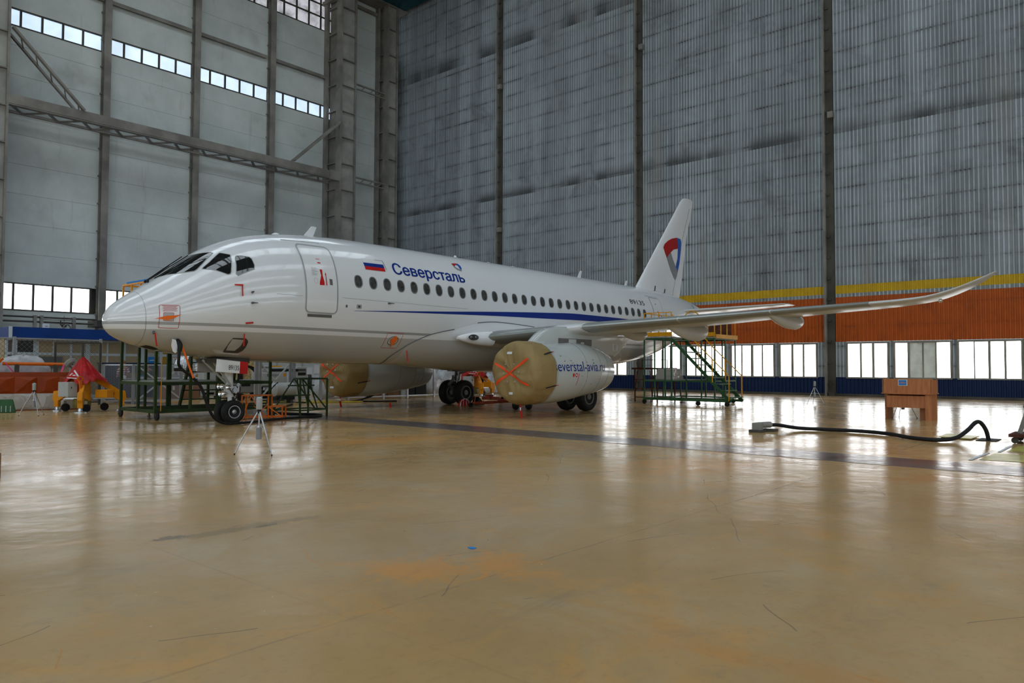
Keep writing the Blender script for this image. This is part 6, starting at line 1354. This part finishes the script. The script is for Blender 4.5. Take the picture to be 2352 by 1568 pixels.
for k in (2, 4, 6, 8): MB().bar((P[k][0], 2.09, .02), (P[k][0], 2.09, P[k][1] - .01), .02, .01).build('stripe', 'paper', t)
MB().tube([(p[0], 2.09, p[1]) for p in P], .014, 5, 1).build('rim', 'paper', t)
t = thing('wheel_chock', 'black rubber chock wedged behind the far main wheel', 'chock', (15.1, 2.4, 0)); MB().prism([(15.25, 0), (15.7, 0), (15.35, .32)], 2.35, 2.65).build('wedge', 'black', t)

# ground power cable: from the socket under the nose, down to the floor, away past the nose wheels
t = thing('power_cable', 'thick black ground power cable hanging from the nose and curling on the floor', 'cable', (1.36, -.9, 0))
MB().tube([(1.36, -.84, 2.12), (1.40, -.93, 2.02), (1.38, -.95, 1.86)], [.075, .05], 10).build('plug', 'black', t, smooth=True)
MB().tube([(1.38, -.95, 1.90), (1.36, -.97, 1.72), (1.38, -.93, 1.55), (1.50, -.88, 1.42), (1.78, -.80, 1.24), (2.0, -.78, 1.02), (2.10, -.78, .8), (2.22, -.76, .5), (2.42, -.72, .2), (2.72, -.68, .06), (3.1, -.66, .045), (3.6, -.55, .04), (4.2, -.2, .04), (5.0, .1, .04), (6.0, .25, .04), (6.55, .65, .04), (6.6, 1.3, .04), (6.2, 2.2, .04), (6.6, 3.4, .04), (8.2, 5.4, .04), (10.6, 8.4, .04), (10.8, 11.2, .04)], .036, 10, 6).build('cable', 'black', t, smooth=True)
MB().tube([(1.5, -.90, 1.42), (1.38, -.88, 1.43), (1.30, -.87, 1.42)], .04, 8).build('tie_knot', 'black', t, smooth=True)
MB().bar((1.47, -.9, 1.98), (1.78, -.86, 1.22), .045, .008, up=(0, 1, 0)).build('warning_ribbon', 'tag', t)
t = thing('coiled_hose', 'yellow and black hoses lying in loops beyond the far engine', 'hose', (12.2, 7.8, 0))
MB().tube([(9.9, 9.6, .03), (11.0, 8.4, .03), (12.2, 7.6, .03), (13.2, 7.2, .03), (12.6, 7.9, .03), (11.4, 8.9, .03)], .03, 6, 5).build('yellow_hose', 'yellowcable', t, smooth=True)
MB().tube([(8.2, 9.2, .03), (10.2, 8.6, .03), (12.4, 7.9, .03), (13.2, 7.7, .05), (13.9, 7.6, .2), (13.9, 7.3, .32), (13.5, 7.3, .2), (13.3, 7.3, .04), (14.6, 6.6, .03)], .035, 6, 5).build('black_hose', 'black', t, smooth=True)
t = thing('fallen_cone', 'small dark red bollard standing on the floor beyond the belly', 'bollard', (11.6, 3.45, 0)); MB().lathe([(0, .06), (.02, .06), (.03, .035), (.15, .03), (.17, .015)], (11.6, 3.45, 0), 'z', 14).build('body', 'tagred', t, smooth=True)

# ============================================================ instrument tripods
def tripod(c, label):
    t = thing('tripod_sensor', label, 'tripod', (*c, 0), 'grey sensors on slim tripods')
    P = lambda x, y, z: (c[0] + x, c[1] + y, z)
    MB().lathe([(.77, .050), (.775, .052), (.965, .052), (.97, .045), (.985, .03)], (*c, 0), 'z', 24).build('sensor_housing', 'nac' if False else 'markgrey', t, smooth=True, auto=30)
    MB().lathe([(.985, .02), (1.0, .02), (1.01, .012)], (*c, 0), 'z', 12).build('cap', 'steel_dark', t); MB().lathe([(.70, .03), (.77, .034)], (*c, 0), 'z', 12).build('head', 'black', t)
    MB().rod(P(0, 0, .48), P(0, 0, .74), .014, 10).build('centre_column', 'alu', t, smooth=True)
    MB().lathe([(.26, .045), (.265, .049), (.455, .049), (.46, .045)], (*c, 0), 'z', 24).build('counterweight', 'logogrey', t, smooth=True, auto=30); MB().lathe([(.46, .03), (.475, .03), (.49, .015)], (*c, 0), 'z', 12).build('hook', 'metal', t)
    for a in (147, 272, 30):
        u, v = math.cos(R(a)), math.sin(R(a)); lg = MB().rod(P(.02 * u, .02 * v, .73), P(.24 * u, .24 * v, .33), .013, 8).rod(P(.23 * u, .23 * v, .35), P(.39 * u, .39 * v, .01), .009, 8).build('leg', 'alu', t, smooth=True)
        MB().rod(P(.01 * u, .01 * v, .49), P(.19 * u, .19 * v, .42), .005, 6).build('spreader', 'metal', t); MB().lathe([(0, .008), (.02, .014), (.03, .01)], P(.39 * u, .39 * v, 0), 'z', 8).build('rubber_foot', 'black', lg)
    return t
tripod((-.08, -7.05), 'grey sensor on a slim tripod in front of the nose wheels, nearest to the camera')
tripod((.70, 7.0), 'grey sensor on a slim tripod in front of the orange skip')
tripod((26.1, -7.45), 'grey sensor on a slim tripod far off by the blue doors')
tripod((18.6, -12.7), 'sensor tripod standing mostly hidden behind the wooden desk')

# ============================================================ rear stairs
t = thing('access_stairs', 'green wheeled access stairs with yellow railings beside the rear door', 'stairs', (22.5, -3.8, 0))
G2 = 'green2'
def bar(t, a, b, w, nm, m): return MB().bar(a, b, w).build(nm, m, t)
for x, y, zt in ((21, -2.05, 2.8), (21, -2.55, 2.8), (21, -3.05, 2.8), (21, -3.35, 2.8), (24.2, -2.05, 2.8), (24.2, -3.3, 2.8), (22.6, -2.05, 2.8), (22.2, -3.4, 2.8), (22.2, -4.1, 2.8), (22.2, -4.7, 2.8), (24.2, -4.7, 2.8), (24.2, -4.1, 2.8), (23.2, -4.7, 2.8)): post(t, x, y, .2, zt, .05, G2)
for z in (.24, .98, 2.76):
    for a, b in (((21, -2.05), (21, -3.35)), ((21, -2.05), (24.2, -2.05)), ((24.2, -2.05), (24.2, -4.7)), ((22.2, -3.35), (22.2, -4.7)), ((22.2, -4.7), (24.2, -4.7))): bar(t, (*a, z), (*b, z), .06, 'rail', G2)
bar(t, (21, -2.0, .22), (21, -5.95, .22), .09, 'base_rail', G2); bar(t, (22.1, -2.0, .22), (22.1, -5.95, .22), .09, 'base_rail', G2); bar(t, (21, -3.35, .98), (21, -5.0, .98), .05, 'rail', G2)
MB().box(20.95, 24.25, -3.4, -2.0, 2.79, 2.83).box(22.15, 24.25, -4.75, -3.4, 2.79, 2.83).build('platform', 'deck', t); MB().box(21, 24.2, -3.35, -2.05, 1.0, 1.02).build('lower_deck', 'deck', t)
for x in (20.98, 22.1): MB().bar((x, -3.3, 2.8), (x, -5.95, .2), .05, .12).build('stringer', G2, t)
for k in range(10): z = .36 + .26 * k; y = -5.85 + .262 * k; MB().box(21.0, 22.1, y - .14, y + .12, z - .02, z + .02).build('stair_tread', G2, t)
for y in (-2.05, -2.4, -2.75, -3.1, -3.35): post(t, 21, y, 2.83, 3.86, .03, 'yellow', 'guard_post')
for y in (-3.5, -4.0, -4.4, -4.7): post(t, 22.2, y, 2.83, 3.7, .035, 'yellow', 'guard_post')
for x in (22.8, 23.4, 24.2): post(t, x, -4.7, 2.83, 3.7, .035, 'yellow', 'guard_post')
bar(t, (21, -2.05, 3.86), (21, -3.35, 3.86), .035, 'guard_rail', 'yellow'); bar(t, (21, -2.05, 3.86), (24.2, -2.05, 3.86), .035, 'guard_rail', 'yellow'); bar(t, (22.2, -3.5, 3.7), (22.2, -4.7, 3.7), .035, 'guard_rail', 'yellow'); bar(t, (22.2, -4.7, 3.7), (24.2, -4.7, 3.7), .035, 'guard_rail', 'yellow')
MB().box(20.96, 20.99, -3.38, -2.02, 2.86, 3.03).build('toe_board', 'yellow', t); MB().box(22.15, 22.18, -4.75, -3.4, 2.86, 3.03).build('toe_board', 'yellow', t); MB().box(22.2, 24.3, -4.78, -4.75, 2.78, 2.95).build('toe_board', 'yellow', t)
MB().box(23.9, 23.95, -4.65, -3.5, 2.85, 3.62).build('back_panel', 'rust', t, label='dark red-brown panel on the platform'); MB().box(24.15, 24.19, -3.3, -2.1, 2.86, 3.3).build('back_panel', 'tealroof' if False else 'upvc', t)
for x in (20.95, 22.15):
    MB().bar((x, -4.6, 2.45), (x, -5.9, 1.22), .035).bar((x, -5.9, 1.22), (x, -5.9, .22), .035).bar((x, -4.6, 1.5), (x, -4.6, 2.55), .03).bar((x, -3.4, 3.75), (x, -4.6, 2.45), .035).bar((x, -5.2, .95), (x, -5.2, 1.9), .03).build('hand_rail', 'yellow', t)
MB().tube([(22.0, -3.4, 3.3), (22.0, -3.45, 3.75), (22.0, -3.75, 3.95), (22.0, -4.1, 3.75), (22.0, -4.2, 3.4)], .025, 6, 5).build('arched_rail', 'yellow', t, smooth=True)
for x, y in ((21, -2.05), (21, -4.55), (24.2, -2.1), (24.2, -4.6), (21, -5.8)):
    MB().lathe([(-.03, .08), (-.02, .10), (.02, .10), (.03, .08)], (x, y, .10), 'x', 16).build('caster_wheel', 'black', t, smooth=True)
for x, y in ((21.1, -2.3), (22.2, -5.3), (21.2, -5.4)): MB().rod((x, y, .01), (x, y, .24), .018).build('jack_screw', 'steel_dark', t)
t = thing('wrapped_crate', 'small crate wrapped in dull film on the lower deck of the rear stairs', 'crate', (22.2, -2.7, 1.02)); MB().add([(21.3, -2.35, 1.02), (21.35, -3.25, 1.02), (22.2, -3.3, 1.02), (22.2, -2.3, 1.02), (21.38, -2.45, 1.50), (21.42, -3.18, 1.48), (22.1, -3.2, 1.5), (22.1, -2.42, 1.5)], FR).build('wrapping', 'silver', t, bevel=.03)
t = thing('step_platform', 'small rusty brown step platform behind the green access stairs', 'steps', (23.6, -1.1, 0))
for x, y in ((22.6, -.6), (22.6, -1.75), (24.3, -.5), (24.3, -1.7)): post(t, x, y, 0, 1.5, .05, 'rust', 'leg'); MB().bar((x, y, .25), (x + (.2 if x < 23 else -.2), y, 1.4), .03).build('brace', 'rust', t)
MB().box(22.55, 24.35, -1.8, -.45, 1.46, 1.54).build('platform', 'rust', t)
for z in (.2, .6, 1.0): bar(t, (22.6, -.6, z), (22.6, -1.75, z), .04, 'rung', 'rust'); bar(t, (24.3, -.5, z), (24.3, -1.7, z), .04, 'rung', 'rust')
for y in (-.5, -1.8): post(t, 23.4, y, 1.5, 1.9, .03, 'rust', 'guard_post')
bar(t, (23.4, -.5, 1.9), (23.4, -1.8, 1.9), .03, 'guard_rail', 'rust')

# ============================================================ reception desk
t = thing('reception_desk', 'beech laminate reception desk standing alone on the right', 'desk', (18.1, -13, 0))
MB().box(17.58, 17.61, -13.70, -12.40, .80, 1.20).build('front_panel', 'wood', t); MB().box(17.58, 18.35, -13.72, -13.69, .80, 1.20).build('side_panel', 'wood', t); MB().box(17.58, 18.35, -12.41, -12.38, .80, 1.20).build('side_panel', 'wood', t)
MB().box(17.54, 18.4, -13.74, -12.36, .77, .80).build('ledge', 'wood', t); MB().box(17.58, 17.85, -13.70, -12.40, 1.20, 1.225).build('counter_top', 'wood', t)
MB().box(17.66, 17.69, -13.55, -12.44, .36, .77).build('modesty_panel', 'wood', t)
for y in (-12.44, -13.66): MB().box(17.66, 18.45, y - .015, y + .015, 0, .77).build('side_leg', 'wood', t)
MB().box(17.62, 17.65, -13.70, -13.53, 0, .77).build('front_leg', 'wood', t); MB().box(18.0, 18.03, -13.6, -13.3, 0, .6).build('drawer_unit', 'wood', t); MB().box(17.66, 18.4, -13.6, -12.5, .72, .75).build('desk_top', 'wood', t)
s_ = MB().box(17.565, 17.58, -13.07, -12.82, 1.02, 1.20).build('sign', 'paper', t, label='small blue sign on a white card'); MB().box(17.56, 17.566, -13.05, -12.84, 1.035, 1.185).build('sign_face', 'signblue', s_)
for z, w in ((1.125, .06), (1.105, .1), (1.085, .08)): MB().box(17.556, 17.56, -12.945 - w, -12.945 + w, z, z + .008).build('print_line', 'amber', s_)

# ============================================================ floor hose, hatch, trolley, small things
t = thing('floor_hose', 'thick black supply hose lying across the floor from coupling to hatch', 'hose', (11.5, -13.5, 0))
MB().tube([(10.78, -11.62, .15), (11.05, -11.72, .14), (11.5, -12.05, .06), (11.68, -12.68, .05), (11.70, -13.5, .05), (11.36, -14.15, .05), (10.75, -14.65, .05), (10.52, -15.0, .05), (10.55, -15.3, .05), (10.95, -15.52, .08), (11.35, -15.66, .22), (11.62, -15.76, .37), (11.74, -15.84, .37), (11.80, -15.93, .2), (11.82, -15.97, -.02)], .042, 12, 6).build('hose', 'black', t, smooth=True, auto=180)
MB().tube([(10.28, -11.50, .16), (10.80, -11.62, .16)], .075, 14, 1).build('coupling', 'steel', t, smooth=True); MB().box(10.25, 10.40, -11.62, -11.40, .03, .22).build('end_plate', 'steel', t, bevel=.01)
MB().box(10.16, 10.46, -11.66, -11.36, 0, .06).box(10.62, 10.9, -11.78, -11.46, 0, .06).build('foot', 'steel_dark', t)
t = thing('floor_hatch', 'open floor pit with a yellow cover plate where the hose goes down', 'hatch', (12, -15.7, 0))
MB().box(11.5, 12.2, -16.15, -15.78, .0, .012).build('pit_opening', 'black', t); MB().add([(11.72, -15.05, .014), (12.72, -15.0, .014), (12.45, -15.70, .014), (11.6, -15.68, .014), (11.72, -15.05, .03), (12.72, -15.0, .03), (12.45, -15.70, .03), (11.6, -15.68, .03)], FR).build('cover_plate', 'palemark', t)
for i, (a, b) in enumerate((((7.6, -16.45), (8.9, -16.5)), ((9.35, -16.62), (10.7, -16.62)))):
    o = MB().add([(a[0], a[1] - .0, .004), (b[0], b[1], .004), (b[0] + .1, -18.2, .004), (a[0] + .2, -18.2, .004)], [(0, 1, 2, 3)]).build('trim_%d' % (10 + i), 'palemark', kind='structure')
    MB().bar((a[0] - .15, a[1] + .1, .006), (b[0], b[1] + .1, .006), .05, .004).build('chalk_line', 'paper', o)
t = thing('trolley_frame', 'grey metal trolley frame on casters at the right edge', 'trolley', (11.9, -17, 0))
MB().box(11.25, 12.2, -17.6, -16.4, .13, .19).build('base', 'rust', t)
for p, q in (((11.6, -16.55, .19), (11.75, -16.70, .75)), ((11.75, -16.68, .75), (11.75, -16.66, 1.16)), ((12.0, -17.3, .19), (11.78, -16.75, .8)), ((11.75, -16.66, 1.15), (12.1, -17.5, 1.15)), ((11.4, -17.4, .19), (11.78, -16.78, .7))): MB().bar(p, q, .06).build('frame_tube', 'steel', t)
MB().lathe([(-.03, .05), (-.03, .09), (.03, .09), (.03, .05)], (11.74, -16.70, .74), 'x', 16, False).build('clamp_ring', 'black', t, smooth=True)
for x, y in ((11.35, -16.5), (12.1, -16.5), (11.35, -17.5), (12.1, -17.5)): MB().lathe([(-.02, .05), (-.015, .065), (.015, .065), (.02, .05)], (x, y, .065), 'x', 14).build('caster_wheel', 'steel_dark', t, smooth=True)
t = thing('low_stool', 'low wooden stool frame cut off by the left edge', 'stool', (-4.2, -6.7, 0))
q0, q1 = Vector((-3.87, -6.98, 0)), Vector((-4.35, -6.45, 0)); e_ = Vector((-.30, -.34, 0))
MB().add([tuple(p + Vector((0, 0, z))) for z in (.32, .36) for p in (q0, q1, q1 + e_, q0 + e_)], FR).build('seat', 'steel', t)
for p in (q0, q1, q0 + e_, q1 + e_): MB().bar(p + Vector((0, 0, 0)), p + Vector((0, 0, .33)), .045).build('leg', 'cardboard', t)
MB().bar(q0 + Vector((0, 0, .05)), q1 + Vector((0, 0, .05)), .04).bar(q0 + Vector((0, 0, .05)), q0 + e_ + Vector((0, 0, .05)), .04).build('lower_rail', 'cardboard', t)
def scrap(name, label, cat, c, s, m, seed):
    rnd = random.Random(seed); n = 9; P = [(c[0] + s[0] * math.cos(2 * math.pi * k / n) * rnd.uniform(.6, 1), c[1] + s[1] * math.sin(2 * math.pi * k / n) * rnd.uniform(.6, 1)) for k in range(n)]
    MB().prism(P, .001, .006, 'z').build(name, m, None, label=label, cat=cat)
scrap('paint_chip', 'blue paint mark on the floor in the foreground', 'mark', (-2.46, -14.42), (.035, .05), 'signblue', 3)
